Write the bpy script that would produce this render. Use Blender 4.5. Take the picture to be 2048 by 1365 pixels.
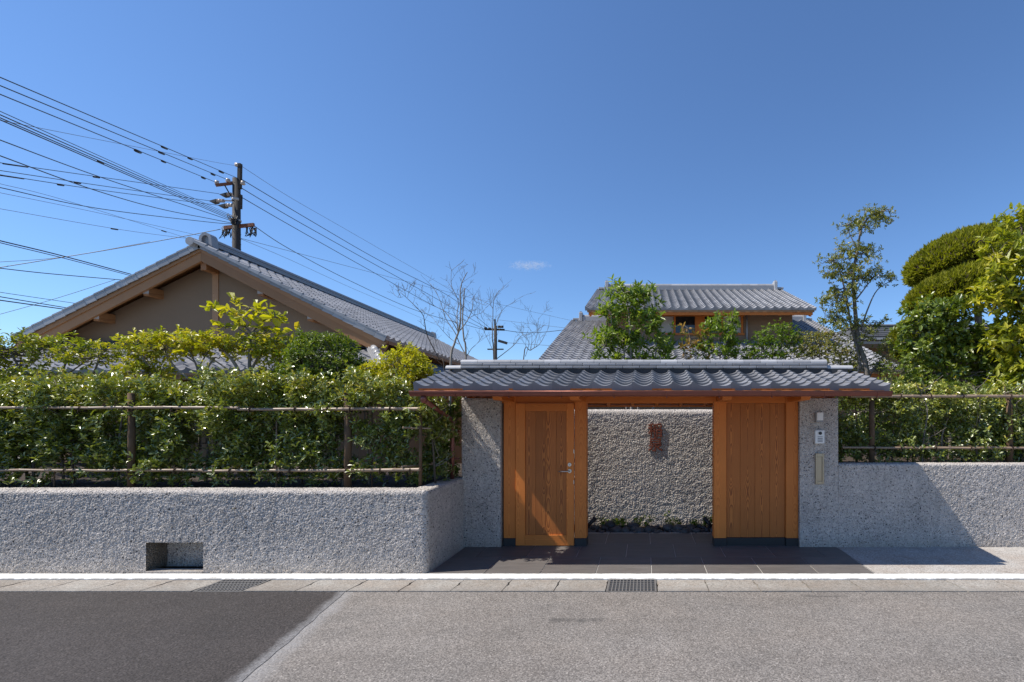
import bpy, bmesh, math, random
import numpy as np
from mathutils import Vector, Matrix, noise

random.seed(7)
RNG = np.random.default_rng(11)
for _o in list(bpy.data.objects):
    bpy.data.objects.remove(_o)
SC = bpy.context.scene
COL = SC.collection
PI = math.pi

# ------------------------------------------------------------------ camera
EYE = 1.677
FPX, VX, VY = 967.0, 1290.0, 835.0        # focal length and vanishing point measured in the 2048 px wide photograph
cam_d = bpy.data.cameras.new('camera')
cam_d.sensor_width = 36.0
cam_d.lens = FPX / 2048 * 36
cam_d.shift_x = -(VX - 1024) / 2048
cam_d.shift_y = (VY - 682.5) / 2048
cam_d.clip_end = 8000
cam = bpy.data.objects.new('camera', cam_d)
cam.location = (0, 0, EYE)
cam.rotation_euler = (PI / 2, 0, 0)
COL.objects.link(cam)
SC.camera = cam

# ------------------------------------------------------------------ sky and sun
LIGHT = Vector((0.74, 0.15, -1.0))        # the way the sunlight travels
SUN_EL = math.atan2(1.0, math.hypot(LIGHT.x, LIGHT.y))
SUN_AZ = math.atan2(-LIGHT.x, -LIGHT.y)   # clockwise from +Y
world = bpy.data.worlds.new('World')
SC.world = world
world.use_nodes = True
wn = world.node_tree.nodes
wl = world.node_tree.links
wn.clear()
w_out = wn.new('ShaderNodeOutputWorld')
w_bg = wn.new('ShaderNodeBackground')
w_sky = wn.new('ShaderNodeTexSky')
w_sky.sky_type = 'NISHITA'
w_sky.sun_disc = False
w_sky.sun_elevation = SUN_EL
w_sky.sun_rotation = SUN_AZ
w_sky.altitude = 0
w_sky.air_density = 1.0
w_sky.dust_density = 0.08
w_sky.ozone_density = 10.0
w_bg.inputs['Strength'].default_value = 0.132
wl.new(w_sky.outputs[0], w_bg.inputs['Color'])
wl.new(w_bg.outputs[0], w_out.inputs['Surface'])
sun_d = bpy.data.lights.new('sun', 'SUN')
sun_d.energy = 5.0
sun_d.angle = math.radians(0.5)
sun_d.color = (1.0, 0.945, 0.855)
sun = bpy.data.objects.new('sun', sun_d)
sun.rotation_euler = LIGHT.to_track_quat('-Z', 'Y').to_euler()
sun.location = (-20, -6, 30)
COL.objects.link(sun)
SC.view_settings.view_transform = 'Standard'
SC.view_settings.look = 'None'
SC.view_settings.gamma = 1.0
SC.view_settings.exposure = 0.35
SC.cycles.max_bounces = 8
SC.cycles.transparent_max_bounces = 8
SC.cycles.use_denoising = True

# ------------------------------------------------------------------ helpers
ORG = {}                                   # world position of every object made here


def at(px, py, d):
    """world point at depth d that lies on pixel (px, py) of the 2048 px photograph"""
    return Vector(((px - VX) / FPX * d, d, EYE + (VY - py) / FPX * d))


def tag(o, label=None, cat=None, group=None, kind=None):
    if label: o['label'] = label
    if cat: o['category'] = cat
    if group: o['group'] = group
    if kind: o['kind'] = kind
    return o


def thing(name, loc, label, cat, group=None):
    o = bpy.data.objects.new(name, None)
    o.empty_display_size = 0.2
    o.location = loc
    COL.objects.link(o)
    ORG[o] = Vector(loc)
    return tag(o, label, cat, group)


def link(name, mesh, parent, world_loc):
    o = bpy.data.objects.new(name, mesh)
    COL.objects.link(o)
    w = Vector(world_loc)
    if parent is not None:
        o.parent = parent
        o.location = w - ORG[parent]
    else:
        o.location = w
    ORG[o] = w
    return o


def inst(name, mesh, parent, M):
    """an object sharing mesh, at the world matrix M"""
    o = bpy.data.objects.new(name, mesh)
    COL.objects.link(o)
    ORG[o] = M.translation.copy()
    if parent is not None:
        o.parent = parent
        M = Matrix.Translation(-ORG[parent]) @ M
    o.matrix_basis = M
    return o


class MB:
    def __init__(s):
        s.v = []
        s.f = []
        s.sm = []

    def add(s, verts, faces, smooth=False):
        k = len(s.v)
        s.v += [tuple(v) for v in verts]
        for f in faces:
            s.f.append(tuple(i + k for i in f))
            s.sm.append(smooth)

    def obox(s, c, ax, half, ch=0.0):
        c = Vector(c)
        ax = [Vector(a).normalized() for a in ax]
        if ch <= 0:
            vs = []
            for sx in (-1, 1):
                for sy in (-1, 1):
                    for sz in (-1, 1):
                        vs.append(c + ax[0] * half[0] * sx + ax[1] * half[1] * sy + ax[2] * half[2] * sz)
            s.add(vs, [(0, 1, 3, 2), (4, 6, 7, 5), (0, 4, 5, 1), (2, 3, 7, 6), (0, 2, 6, 4), (1, 5, 7, 3)])
            return
        ch = min(ch, min(half) * 0.9)
        idx = {}
        vs = []
        for sx in (-1, 1):
            for sy in (-1, 1):
                for sz in (-1, 1):
                    for k in range(3):
                        h = [half[0] - ch, half[1] - ch, half[2] - ch]
                        h[k] = half[k]
                        idx[(sx, sy, sz, k)] = len(vs)
                        vs.append(c + ax[0] * h[0] * sx + ax[1] * h[1] * sy + ax[2] * h[2] * sz)
        fs = []
        cyc = [(-1, -1), (1, -1), (1, 1), (-1, 1)]
        for k in range(3):
            for sg in (-1, 1):
                f = []
                for a, b in cyc:
                    t = [0, 0, 0]
                    t[k] = sg
                    t[(k + 1) % 3] = a
                    t[(k + 2) % 3] = b
                    f.append(idx[(t[0], t[1], t[2], k)])
                fs.append(f if sg > 0 else f[::-1])
        for k in range(3):
            i, j = (k + 1) % 3, (k + 2) % 3
            for a in (-1, 1):
                for b in (-1, 1):
                    t0 = [0, 0, 0]
                    t0[k], t0[i], t0[j] = -1, a, b
                    t1 = t0[:]
                    t1[k] = 1
                    fs.append([idx[(*t0, i)], idx[(*t1, i)], idx[(*t1, j)], idx[(*t0, j)]])
        for sx in (-1, 1):
            for sy in (-1, 1):
                for sz in (-1, 1):
                    fs.append([idx[(sx, sy, sz, k)] for k in range(3)])
        s.add(vs, fs)

    def box(s, x0, x1, y0, y1, z0, z1, ch=0.0):
        s.obox(((x0 + x1) / 2, (y0 + y1) / 2, (z0 + z1) / 2), ((1, 0, 0), (0, 1, 0), (0, 0, 1)),
               (abs(x1 - x0) / 2, abs(y1 - y0) / 2, abs(z1 - z0) / 2), ch)

    def beam(s, p0, p1, w, h, up=(0, 0, 1), ch=0.0):
        p0, p1 = Vector(p0), Vector(p1)
        d = (p1 - p0)
        a = d.normalized()
        side = a.cross(Vector(up)).normalized()
        u = side.cross(a)
        s.obox((p0 + p1) / 2, (a, side, u), (d.length / 2, w / 2, h / 2), ch)

    def tube(s, pts, rad, n=8, caps=True, smooth=True):
        pts = [Vector(p) for p in pts]
        if not hasattr(rad, '__len__'):
            rad = [rad] * len(pts)
        ref = None
        vs, fs = [], []
        for i, p in enumerate(pts):
            t = (pts[min(i + 1, len(pts) - 1)] - pts[max(i - 1, 0)])
            t = t.normalized() if t.length > 1e-9 else Vector((0, 0, 1))
            if ref is None:
                ref = Vector((0, 0, 1)) if abs(t.z) < 0.9 else Vector((1, 0, 0))
            a = (ref - t * ref.dot(t))
            a = a.normalized() if a.length > 1e-6 else t.orthogonal().normalized()
            b = t.cross(a)
            ref = a
            for k in range(n):
                th = 2 * PI * k / n
                vs.append(p + (a * math.cos(th) + b * math.sin(th)) * rad[i])
        for i in range(len(pts) - 1):
            for k in range(n):
                k2 = (k + 1) % n
                fs.append((i * n + k, i * n + k2, (i + 1) * n + k2, (i + 1) * n + k))
        s.add(vs, fs, smooth)
        if caps:
            k0 = len(s.v) - len(vs)
            s.f.append(tuple(k0 + k for k in range(n))[::-1]); s.sm.append(False)
            s.f.append(tuple(k0 + (len(pts) - 1) * n + k for k in range(n))); s.sm.append(False)

    def prism(s, poly, axis_vec):
        """closed polygon (3D points) extruded along axis_vec"""
        n = len(poly)
        a = Vector(axis_vec)
        vs = [Vector(p) for p in poly] + [Vector(p) + a for p in poly]
        fs = [tuple(range(n))[::-1], tuple(range(n, 2 * n))]
        for i in range(n):
            j = (i + 1) % n
            fs.append((i, j, n + j, n + i))
        s.add(vs, fs)

    def mesh(s, name, mat=None, origin=(0, 0, 0), fix=True):
        me = bpy.data.meshes.new(name)
        o = Vector(origin)
        me.from_pydata([(v[0] - o.x, v[1] - o.y, v[2] - o.z) for v in s.v], [], s.f)
        me.polygons.foreach_set('use_smooth', s.sm)
        if fix and len(s.f) < 6000:
            bm = bmesh.new()
            bm.from_mesh(me)
            bmesh.ops.recalc_face_normals(bm, faces=bm.faces)
            bm.to_mesh(me)
            bm.free()
        if mat: me.materials.append(mat)
        return me

    def build(s, name, mat, parent=None, origin=None, fix=True):
        if origin is None:
            a = np.array(s.v)
            origin = (a.min(0) + a.max(0)) / 2
        origin = Vector([float(q) for q in origin])
        return link(name, s.mesh(name, mat, origin, fix), parent, origin)


def one(name, mat, parent, fn, *a, **k):
    m = MB()
    getattr(m, fn)(*a, **k)
    return m.build(name, mat, parent)


def npmesh(name, V, F, mat, parent, origin, attrs=None, smooth=False):
    """big mesh from numpy arrays; F is (n,3) or (n,4)"""
    me = bpy.data.meshes.new(name)
    V = np.asarray(V, dtype=np.float32) - np.array(origin, dtype=np.float32)
    n, k = F.shape
    me.vertices.add(len(V))
    me.vertices.foreach_set('co', V.ravel())
    me.loops.add(n * k)
    me.loops.foreach_set('vertex_index', F.astype(np.int32).ravel())
    me.polygons.add(n)
    me.polygons.foreach_set('loop_start', np.arange(0, n * k, k, dtype=np.int32))
    me.polygons.foreach_set('loop_total', np.full(n, k, dtype=np.int32))
    me.polygons.foreach_set('use_smooth', np.full(n, bool(smooth)))
    if attrs:
        for an, arr in attrs.items():
            at_ = me.attributes.new(an, 'FLOAT', 'POINT')
            at_.data.foreach_set('value', np.asarray(arr, dtype=np.float32))
    me.update(calc_edges=True)
    me.materials.append(mat)
    return link(name, me, parent, origin)


# ------------------------------------------------------------------ materials
MATS = {}


class NT:
    def __init__(s, name):
        s.m = bpy.data.materials.new(name)
        s.m.use_nodes = True
        s.t = s.m.node_tree
        s.t.nodes.clear()
        s.out = s.n('ShaderNodeOutputMaterial')
        MATS[name] = s.m

    def n(s, typ, **kw):
        nd = s.t.nodes.new(typ)
        for k, v in kw.items():
            setattr(nd, k, v)
        return nd

    def set(s, sock, v):
        if isinstance(v, bpy.types.NodeSocket):
            s.t.links.new(v, sock)
        elif v is not None:
            if hasattr(sock.default_value, '__len__') and not hasattr(v, '__len__'):
                v = (v, v, v, 1)[:len(sock.default_value)]
            elif hasattr(v, '__len__') and len(v) == 3 and len(sock.default_value) == 4:
                v = (*v, 1)
            sock.default_value = v

    def math(s, op, a, b=None, c=None, clamp=False):
        nd = s.n('ShaderNodeMath', operation=op, use_clamp=clamp)
        s.set(nd.inputs[0], a)
        if b is not None: s.set(nd.inputs[1], b)
        if c is not None: s.set(nd.inputs[2], c)
        return nd.outputs[0]

    def coord(s, which='Object'):
        return s.n('ShaderNodeTexCoord').outputs[which]

    def mapping(s, vec, scale=(1, 1, 1), loc=(0, 0, 0), rot=(0, 0, 0)):
        nd = s.n('ShaderNodeMapping')
        s.set(nd.inputs['Vector'], vec)
        nd.inputs['Scale'].default_value = scale
        nd.inputs['Location'].default_value = loc
        nd.inputs['Rotation'].default_value = rot
        return nd.outputs[0]

    def noise(s, vec, scale, detail=4, rough=0.55, dist=0.0, out='Fac'):
        nd = s.n('ShaderNodeTexNoise')
        s.set(nd.inputs['Vector'], vec)
        nd.inputs['Scale'].default_value = scale
        nd.inputs['Detail'].default_value = detail
        nd.inputs['Roughness'].default_value = rough
        nd.inputs['Distortion'].default_value = dist
        return nd.outputs[out]

    def voro(s, vec, scale, feature='F1', out='Distance', rand=1.0, smooth=None):
        nd = s.n('ShaderNodeTexVoronoi', feature=feature)
        s.set(nd.inputs['Vector'], vec)
        nd.inputs['Scale'].default_value = scale
        nd.inputs['Randomness'].default_value = rand
        if smooth is not None and 'Smoothness' in nd.inputs: nd.inputs['Smoothness'].default_value = smooth
        return nd.outputs[out]

    def ramp(s, fac, stops, interp='LINEAR'):
        nd = s.n('ShaderNodeValToRGB')
        cr = nd.color_ramp
        cr.interpolation = interp
        while len(cr.elements) < len(stops):
            cr.elements.new(0.5)
        for e, (p, c) in zip(cr.elements, stops):
            e.position = p
            e.color = (*c, 1) if hasattr(c, '__len__') else (c, c, c, 1)
        s.set(nd.inputs[0], fac)
        return nd.outputs[0]

    def mix(s, fac, a, b, blend='MIX'):
        nd = s.n('ShaderNodeMix', data_type='RGBA', blend_type=blend)
        s.set(nd.inputs[0], fac)
        s.set(nd.inputs[6], a)
        s.set(nd.inputs[7], b)
        return nd.outputs[2]

    def maprange(s, v, a, b, c, d):
        nd = s.n('ShaderNodeMapRange')
        s.set(nd.inputs[0], v)
        for i, q in enumerate((a, b, c, d)):
            nd.inputs[i + 1].default_value = q
        return nd.outputs[0]

    def bump(s, h, strength=0.5, dist=0.01, normal=None):
        nd = s.n('ShaderNodeBump')
        nd.inputs['Strength'].default_value = strength
        nd.inputs['Distance'].default_value = dist
        s.set(nd.inputs['Height'], h)
        if normal is not None: s.set(nd.inputs['Normal'], normal)
        return nd.outputs[0]

    def pbr(s, color, rough=0.6, normal=None, metal=0.0, spec=0.5, **kw):
        nd = s.n('ShaderNodeBsdfPrincipled')
        s.set(nd.inputs['Base Color'], color)
        s.set(nd.inputs['Roughness'], rough)
        s.set(nd.inputs['Metallic'], metal)
        s.set(nd.inputs['Specular IOR Level'], spec)
        if normal is not None: s.set(nd.inputs['Normal'], normal)
        for k, v in kw.items():
            s.set(nd.inputs[k], v)
        return nd.outputs[0]

    def done(s, surf):
        s.t.links.new(surf, s.out.inputs['Surface'])
        return s.m


def rand_out(t):
    return t.n('ShaderNodeObjectInfo').outputs['Random']


def mat_plain(name, col, rough=0.6, metal=0.0, spec=0.5, var=0.12, scale=18, bump=0.0):
    t = NT(name)
    c = t.coord()
    nz = t.noise(c, scale, 5)
    k = t.math('MULTIPLY_ADD', nz, 2 * var, 1 - var)
    colr = t.mix(1.0, col, k, 'MULTIPLY')
    nrm = t.bump(t.noise(c, scale * 6, 4), 0.4, bump) if bump else None
    rg = t.math('MULTIPLY_ADD', nz, 0.2, rough - 0.1)
    return t.done(t.pbr(colr, rg, nrm, metal, spec))


def mat_asphalt(name, base, streak=False):
    t = NT(name)
    c = t.coord()
    big = t.noise(c, 0.55, 4, 0.6)
    mid = t.noise(c, 4.0, 5, 0.65)
    st = t.voro(c, 105, out='Color')
    sv = t.n('ShaderNodeSeparateColor')
    t.set(sv.inputs[0], st)
    stone = sv.outputs[0]
    fine = t.noise(c, 260, 3, 0.7)
    k = t.math('MULTIPLY_ADD', stone, 0.75, 0.62)
    k = t.math('MULTIPLY', k, t.math('MULTIPLY_ADD', big, 0.7, 0.65))
    k = t.math('MULTIPLY', k, t.math('MULTIPLY_ADD', mid, 0.4, 0.8))
    k = t.math('MULTIPLY', k, t.math('MULTIPLY_ADD', fine, 0.8, 0.6))
    pits = t.ramp(t.voro(c, 75), [(0.0, 0.2), (0.2, 0.4), (0.34, 1.0)])
    lane = t.noise(t.mapping(c, (0.22, 2.6, 1)), 1.0, 4, 0.6)
    k = t.math('MULTIPLY', k, t.math('MULTIPLY_ADD', lane, 0.34, 0.83))
    tint = t.mix(t.noise(c, 1.3, 3), (base[0] * 1.05, base[1], base[2] * 0.95), (base[0] * 0.97, base[1], base[2] * 1.03))
    col = t.mix(1.0, tint, k, 'MULTIPLY')
    col = t.mix(0.75, col, pits, 'MULTIPLY')
    light = t.math('GREATER_THAN', stone, 0.97)
    col = t.mix(t.math('MULTIPLY', light, 0.35), col, tuple(q * 2.2 for q in base))
    if streak:
        sx = t.n('ShaderNodeSeparateXYZ')
        t.set(sx.inputs[0], c)
        # dusty whitish band along the joint of the two asphalt coats
        ln = t.math('ADD', sx.outputs[0], t.math('MULTIPLY', sx.outputs[1], 0.212))
        ln = t.math('ADD', ln, 1.905)
        ln = t.math('ADD', ln, t.math('MULTIPLY_ADD', t.noise(c, 2.4, 5, 0.7), 0.26, -0.13))
        a = t.ramp(t.math('MULTIPLY_ADD', ln, 2.0, 0.5), [(0.30, 0.0), (0.46, 0.8), (0.56, 0.9), (0.80, 0.0)])
        a = t.math('MULTIPLY', a, t.ramp(t.noise(c, 30, 5, 0.8), [(0.3, 0.25), (0.58, 1.0)]))
        col = t.mix(t.math('MULTIPLY', a, 0.75), col, (0.3, 0.295, 0.295))
        # two dark oil stains
        for (cx, cy, rx, ry, am) in ((-0.62, 4.02, 0.42, 0.07, 0.55), (1.66, 4.55, 0.34, 0.04, 0.5)):
            mp = t.mapping(c, (1 / rx, 1 / ry, 0), (-cx / rx, -cy / ry, 0))
            ln2 = t.n('ShaderNodeVectorMath', operation='LENGTH')
            t.set(ln2.inputs[0], mp)
            dd = t.math('ADD', ln2.outputs['Value'], t.math('MULTIPLY_ADD', t.noise(c, 9, 6, 0.75), 2.2, -1.1))
            ms = t.ramp(dd, [(0.2, 1.0), (0.85, 0.0)])
            col = t.mix(t.math('MULTIPLY', ms, am), col, (0.05, 0.048, 0.046))
    h = t.math('ADD', t.voro(c, 62), t.math('MULTIPLY', fine, 0.4))
    return t.done(t.pbr(col, 0.85, t.bump(h, 0.55, 0.006), spec=0.3))


def mat_concrete_rough(name, base, specks=0.5, warm=0.0, cap=0.0):
    """hammered exposed-aggregate concrete"""
    t = NT(name)
    c = t.coord()
    big = t.noise(c, 1.1, 4, 0.6)
    mid = t.noise(c, 7, 5, 0.65)
    col = t.mix(big, (base[0] * 0.86, base[1] * 0.87, base[2] * 0.9), (base[0] * 1.1, base[1] * 1.09, base[2] * 1.07))
    col = t.mix(t.math('MULTIPLY', mid, 0.6), col, (base[0] * (0.8 + warm), base[1] * 0.78, base[2] * (0.76 - warm)))
    cs = t.n('ShaderNodeSeparateColor')
    t.set(cs.inputs[0], t.voro(c, 48, out='Color'))
    chip = t.math('MULTIPLY_ADD', cs.outputs[1], 0.36, 0.82)
    col = t.mix(1.0, col, chip, 'MULTIPLY')
    # dark stone chips
    for sc_, th, sz in ((62, 0.20, 0.30), (34, 0.11, 0.26), (110, 0.2, 0.3)):
        vd = t.voro(c, sc_)
        vc = t.n('ShaderNodeSeparateColor')
        t.set(vc.inputs[0], t.voro(c, sc_, out='Color'))
        m = t.math('MULTIPLY', t.math('LESS_THAN', vc.outputs[0], th), t.ramp(vd, [(sz, 1.0), (sz + 0.1, 0.0)]))
        col = t.mix(t.math('MULTIPLY', m, specks), col, (0.035, 0.035, 0.04))
    vc2 = t.n('ShaderNodeSeparateColor')
    t.set(vc2.inputs[0], t.voro(c, 75, out='Color'))
    m2 = t.math('MULTIPLY', t.math('GREATER_THAN', vc2.outputs[2], 0.86), t.ramp(t.voro(c, 75), [(0.25, 1.0), (0.4, 0.0)]))
    col = t.mix(t.math('MULTIPLY', m2, 0.5), col, (0.62, 0.6, 0.58))
    # brownish splash of dirt along the foot, and broad cloudy patches
    gz = t.n('ShaderNodeSeparateXYZ')
    t.set(gz.inputs[0], t.n('ShaderNodeNewGeometry').outputs['Position'])
    zz = t.math('ADD', gz.outputs[2], t.math('MULTIPLY_ADD', t.noise(c, 6, 5, 0.7), -0.22, 0.11))
    spl = t.ramp(zz, [(0.0, 1.0), (0.05, 0.6), (0.16, 0.0)])
    col = t.mix(t.math('MULTIPLY', spl, 0.4), col, (base[0] * 0.62, base[1] * 0.57, base[2] * 0.5))
    cloudy = t.noise(c, 2.6, 3, 0.5)
    col = t.mix(1.0, col, t.math('MULTIPLY_ADD', cloudy, 0.46, 0.77), 'MULTIPLY')
    # faint run-off marks
    mp = t.mapping(c, (5.0, 5.0, 0.5))
    run = t.ramp(t.noise(mp, 1.0, 5, 0.7), [(0.55, 0.0), (0.8, 1.0)])
    col = t.mix(t.math('MULTIPLY', run, 0.42), col, (0.16, 0.155, 0.15))
    h = t.math('ADD', t.math('MULTIPLY', t.voro(c, 68, 'SMOOTH_F1', smooth=0.3), -1.1), t.math('MULTIPLY', t.noise(c, 120, 4, 0.65), 0.8))
    h = t.math('ADD', h, t.math('MULTIPLY', t.noise(c, 34, 3, 0.5), 0.7))
    return t.done(t.pbr(col, 0.88, t.bump(h, 0.95, 0.013), spec=0.25))


def mat_wood(name, c0, c1, axis='Z', rough=0.55, ring=95.0, bumpd=0.0006):
    t = NT(name)
    c = t.coord()
    s = t.n('ShaderNodeSeparateXYZ')
    t.set(s.inputs[0], c)
    o = {'X': (2, 1, 0), 'Y': (0, 2, 1), 'Z': (0, 1, 2)}[axis]
    u, v, w = s.outputs[o[0]], s.outputs[o[1]], s.outputs[o[2]]
    rnd = rand_out(t)
    off = t.math('MULTIPLY', rnd, 37.0)
    cv = t.n('ShaderNodeCombineXYZ')
    t.set(cv.inputs[0], off)
    t.set(cv.inputs[1], t.math('MULTIPLY', u, 0.6))
    t.set(cv.inputs[2], t.math('MULTIPLY', w, 0.75))
    n1 = t.noise(cv.outputs[0], 1.6, 3, 0.5)
    cv2 = t.n('ShaderNodeCombineXYZ')
    t.set(cv2.inputs[0], t.math('ADD', off, t.math('MULTIPLY', u, 14.0)))
    t.set(cv2.inputs[1], t.math('MULTIPLY', v, 14.0))
    t.set(cv2.inputs[2], t.math('MULTIPLY', w, 0.5))
    n2 = t.noise(cv2.outputs[0], 3.0, 4, 0.6)
    du = t.math('ADD', u, t.math('MULTIPLY_ADD', rnd, 0.08, -0.04))
    dv = t.math('ADD', t.math('ADD', v, 0.02), t.math('MULTIPLY_ADD', n1, 0.22, -0.10))
    r = t.math('SQRT', t.math('ADD', t.math('MULTIPLY', du, du), t.math('MULTIPLY', dv, dv)))
    r = t.math('ADD', t.math('MULTIPLY', r, ring), t.math('MULTIPLY', n2, 0.45))
    fr = t.math('FRACT', r)
    line = t.ramp(fr, [(0.0, 0.12), (0.45, 0.32), (0.8, 0.85), (0.93, 1.0), (1.0, 0.12)])
    cv3 = t.n('ShaderNodeCombineXYZ')
    t.set(cv3.inputs[0], t.math('MULTIPLY', u, 90.0))
    t.set(cv3.inputs[1], t.math('MULTIPLY', v, 90.0))
    t.set(cv3.inputs[2], t.math('MULTIPLY', w, 3.0))
    fib = t.noise(cv3.outputs[0], 2.0, 3, 0.6)
    g = t.math('MULTIPLY', line, 0.85)
    g = t.math('ADD', g, t.math('MULTIPLY', fib, 0.28))
    col = t.mix(g, c0, c1)
    tone = t.math('MULTIPLY_ADD', rnd, 0.22, 0.89)
    col = t.mix(1.0, col, tone, 'MULTIPLY')
    patch = t.noise(c, 2.2, 4, 0.6)
    col = t.mix(1.0, col, t.math('MULTIPLY_ADD', patch, 0.35, 0.83), 'MULTIPLY')
    return t.done(t.pbr(col, rough, t.bump(g, 0.5, bumpd), spec=0.35))


def mat_tile(name, base):
    t = NT(name)
    c = t.coord()
    rnd = rand_out(t)
    nz = t.noise(c, 9, 5, 0.6)
    geo = t.n('ShaderNodeNewGeometry').outputs['Position']
    wide = t.noise(geo, 0.8, 3, 0.6)
    k = t.math('MULTIPLY_ADD', rnd, 0.42, 0.76)
    k = t.math('MULTIPLY', k, t.math('MULTIPLY_ADD', nz, 0.4, 0.8))
    k = t.math('MULTIPLY', k, t.math('MULTIPLY_ADD', wide, 0.2, 0.9))
    col = t.mix(1.0, base, k, 'MULTIPLY')
    rg = t.math('MULTIPLY_ADD', nz, 0.2, 0.26)
    return t.done(t.pbr(col, rg, t.bump(t.noise(c, 70, 4), 0.25, 0.002), spec=0.62))


def mat_plaster(name, base):
    t = NT(name)
    c = t.coord()
    n = t.noise(c, 1.3, 5, 0.65)
    f = t.noise(c, 60, 4, 0.7)
    col = t.mix(n, tuple(q * 0.86 for q in base), tuple(q * 1.1 for q in base))
    col = t.mix(1.0, col, t.math('MULTIPLY_ADD', f, 0.3, 0.85), 'MULTIPLY')
    return t.done(t.pbr(col, 0.9, t.bump(f, 0.5, 0.004), spec=0.2))


GAIN = (1.75, 1.6, 1.2)


def mat_leaf(name, stops, rough=0.36, trans=0.32, tcol=(1.25, 1.35, 0.55), spec=0.5, coat=0.0):
    t = NT(name)
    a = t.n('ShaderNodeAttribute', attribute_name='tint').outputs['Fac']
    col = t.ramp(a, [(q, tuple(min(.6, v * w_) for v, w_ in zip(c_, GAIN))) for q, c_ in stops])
    nb = t.bump(t.noise(t.coord(), 55, 3, 0.6), 0.5, 0.006)
    p = t.pbr(col, rough, nb, spec=spec, **({'Coat Weight': coat, 'Coat Roughness': 0.32} if coat else {}))
    tr = t.n('ShaderNodeBsdfTranslucent')
    t.set(tr.inputs[0], t.mix(1.0, col, tcol, 'MULTIPLY'))
    mx = t.n('ShaderNodeMixShader')
    mx.inputs[0].default_value = trans
    t.t.links.new(p, mx.inputs[1])
    t.t.links.new(tr.outputs[0], mx.inputs[2])
    return t.done(mx.outputs[0])


def mat_bark(name, a, b, scale=14):
    t = NT(name)
    c = t.coord()
    mp = t.mapping(c, (1, 1, 0.35))
    n = t.noise(mp, scale, 6, 0.7)
    w = t.noise(c, 3, 3)
    col = t.mix(t.ramp(n, [(0.3, 0.0), (0.7, 1.0)]), a, b)
    col = t.mix(1.0, col, t.math('MULTIPLY_ADD', w, 0.6, 0.7), 'MULTIPLY')
    return t.done(t.pbr(col, 0.9, t.bump(n, 0.7, 0.006), spec=0.2))


def mat_stonetile(name, base):
    t = NT(name)
    c = t.coord()
    rnd = rand_out(t)
    cv = t.mapping(c, (1.2, 7.0, 1))
    ad = t.n('ShaderNodeVectorMath', operation='ADD')
    t.set(ad.inputs[0], cv)
    cb = t.n('ShaderNodeCombineXYZ')
    t.set(cb.inputs[0], t.math('MULTIPLY', rnd, 60.0))
    t.set(cb.inputs[2], t.math('MULTIPLY', rnd, 23.0))
    t.set(ad.inputs[1], cb.outputs[0])
    n = t.noise(ad.outputs[0], 2.4, 6, 0.65, 0.6)
    f = t.noise(c, 60, 4, 0.7)
    col = t.mix(t.ramp(n, [(0.3, 0.0), (0.72, 1.0)]), tuple(q * 0.8 for q in base), tuple(q * 1.25 for q in base))
    col = t.mix(1.0, col, t.math('MULTIPLY_ADD', f, 0.3, 0.85), 'MULTIPLY')
    col = t.mix(1.0, col, t.math('MULTIPLY_ADD', rnd, 0.2, 0.9), 'MULTIPLY')
    return t.done(t.pbr(col, 0.55, t.bump(n, 0.4, 0.003), spec=0.45))


def mat_kerb(name, base):
    t = NT(name)
    c = t.coord()
    rnd = rand_out(t)
    geo = t.n('ShaderNodeNewGeometry').outputs['Position']
    big = t.noise(geo, 2.2, 5, 0.7)
    v = t.n('ShaderNodeSeparateColor')
    t.set(v.inputs[0], t.voro(geo, 95, out='Color'))
    k = t.math('MULTIPLY_ADD', v.outputs[0], 0.55, 0.68)
    k = t.math('MULTIPLY', k, t.math('MULTIPLY_ADD', rnd, 0.2, 0.9))
    col = t.mix(t.ramp(big, [(0.35, 0.0), (0.7, 1.0)]), base, (base[0] * 0.8, base[1] * 0.72, base[2] * 0.66))
    col = t.mix(1.0, col, k, 'MULTIPLY')
    dark = t.math('MULTIPLY', t.math('LESS_THAN', v.outputs[1], 0.14), t.ramp(t.voro(geo, 95), [(0.3, 1.0), (0.42, 0.0)]))
    col = t.mix(t.math('MULTIPLY', dark, 0.75), col, (0.06, 0.058, 0.055))
    # road dirt along the asphalt edge
    sp = t.n('ShaderNodeSeparateXYZ')
    t.set(sp.inputs[0], geo)
    e = t.math('ADD', sp.outputs[1], t.math('MULTIPLY_ADD', t.noise(geo, 7, 5, 0.75), 0.16, -0.08))
    d = t.ramp(t.maprange(e, 4.62, 4.82, 0, 1), [(0.0, 1.0), (0.35, 0.6), (1.0, 0.0)])
    col = t.mix(t.math('MULTIPLY', d, 0.6), col, (0.17, 0.16, 0.15))
    return t.done(t.pbr(col, 0.9, t.bump(t.voro(geo, 95), 0.5, 0.004), spec=0.25))


def mat_paint(name):
    t = NT(name)
    c = t.n('ShaderNodeNewGeometry').outputs['Position']
    s = t.n('ShaderNodeSeparateXYZ')
    t.set(s.inputs[0], c)
    n = t.noise(c, 9, 8, 0.75)
    e = t.math('ABSOLUTE', t.math('ADD', s.outputs[1], -5.116))
    e = t.math('ADD', t.math('MULTIPLY', e, 6.0), n)
    worn = t.ramp(e, [(0.86, 0.0), (1.02, 1.0)])
    col = t.mix(t.math('MULTIPLY_ADD', t.noise(c, 2.2, 4, 0.6), 0.5, 0.0), (0.8, 0.79, 0.76), (0.6, 0.58, 0.54))
    col = t.mix(t.math('MULTIPLY', worn, 0.8), col, (0.3, 0.285, 0.26))
    spot = t.ramp(t.noise(c, 40, 5, 0.7), [(0.66, 0.0), (0.74, 0.6)])
    col = t.mix(spot, col, (0.35, 0.33, 0.3))
    return t.done(t.pbr(col, 0.75, t.bump(n, 0.4, 0.004), spec=0.3))


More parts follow.
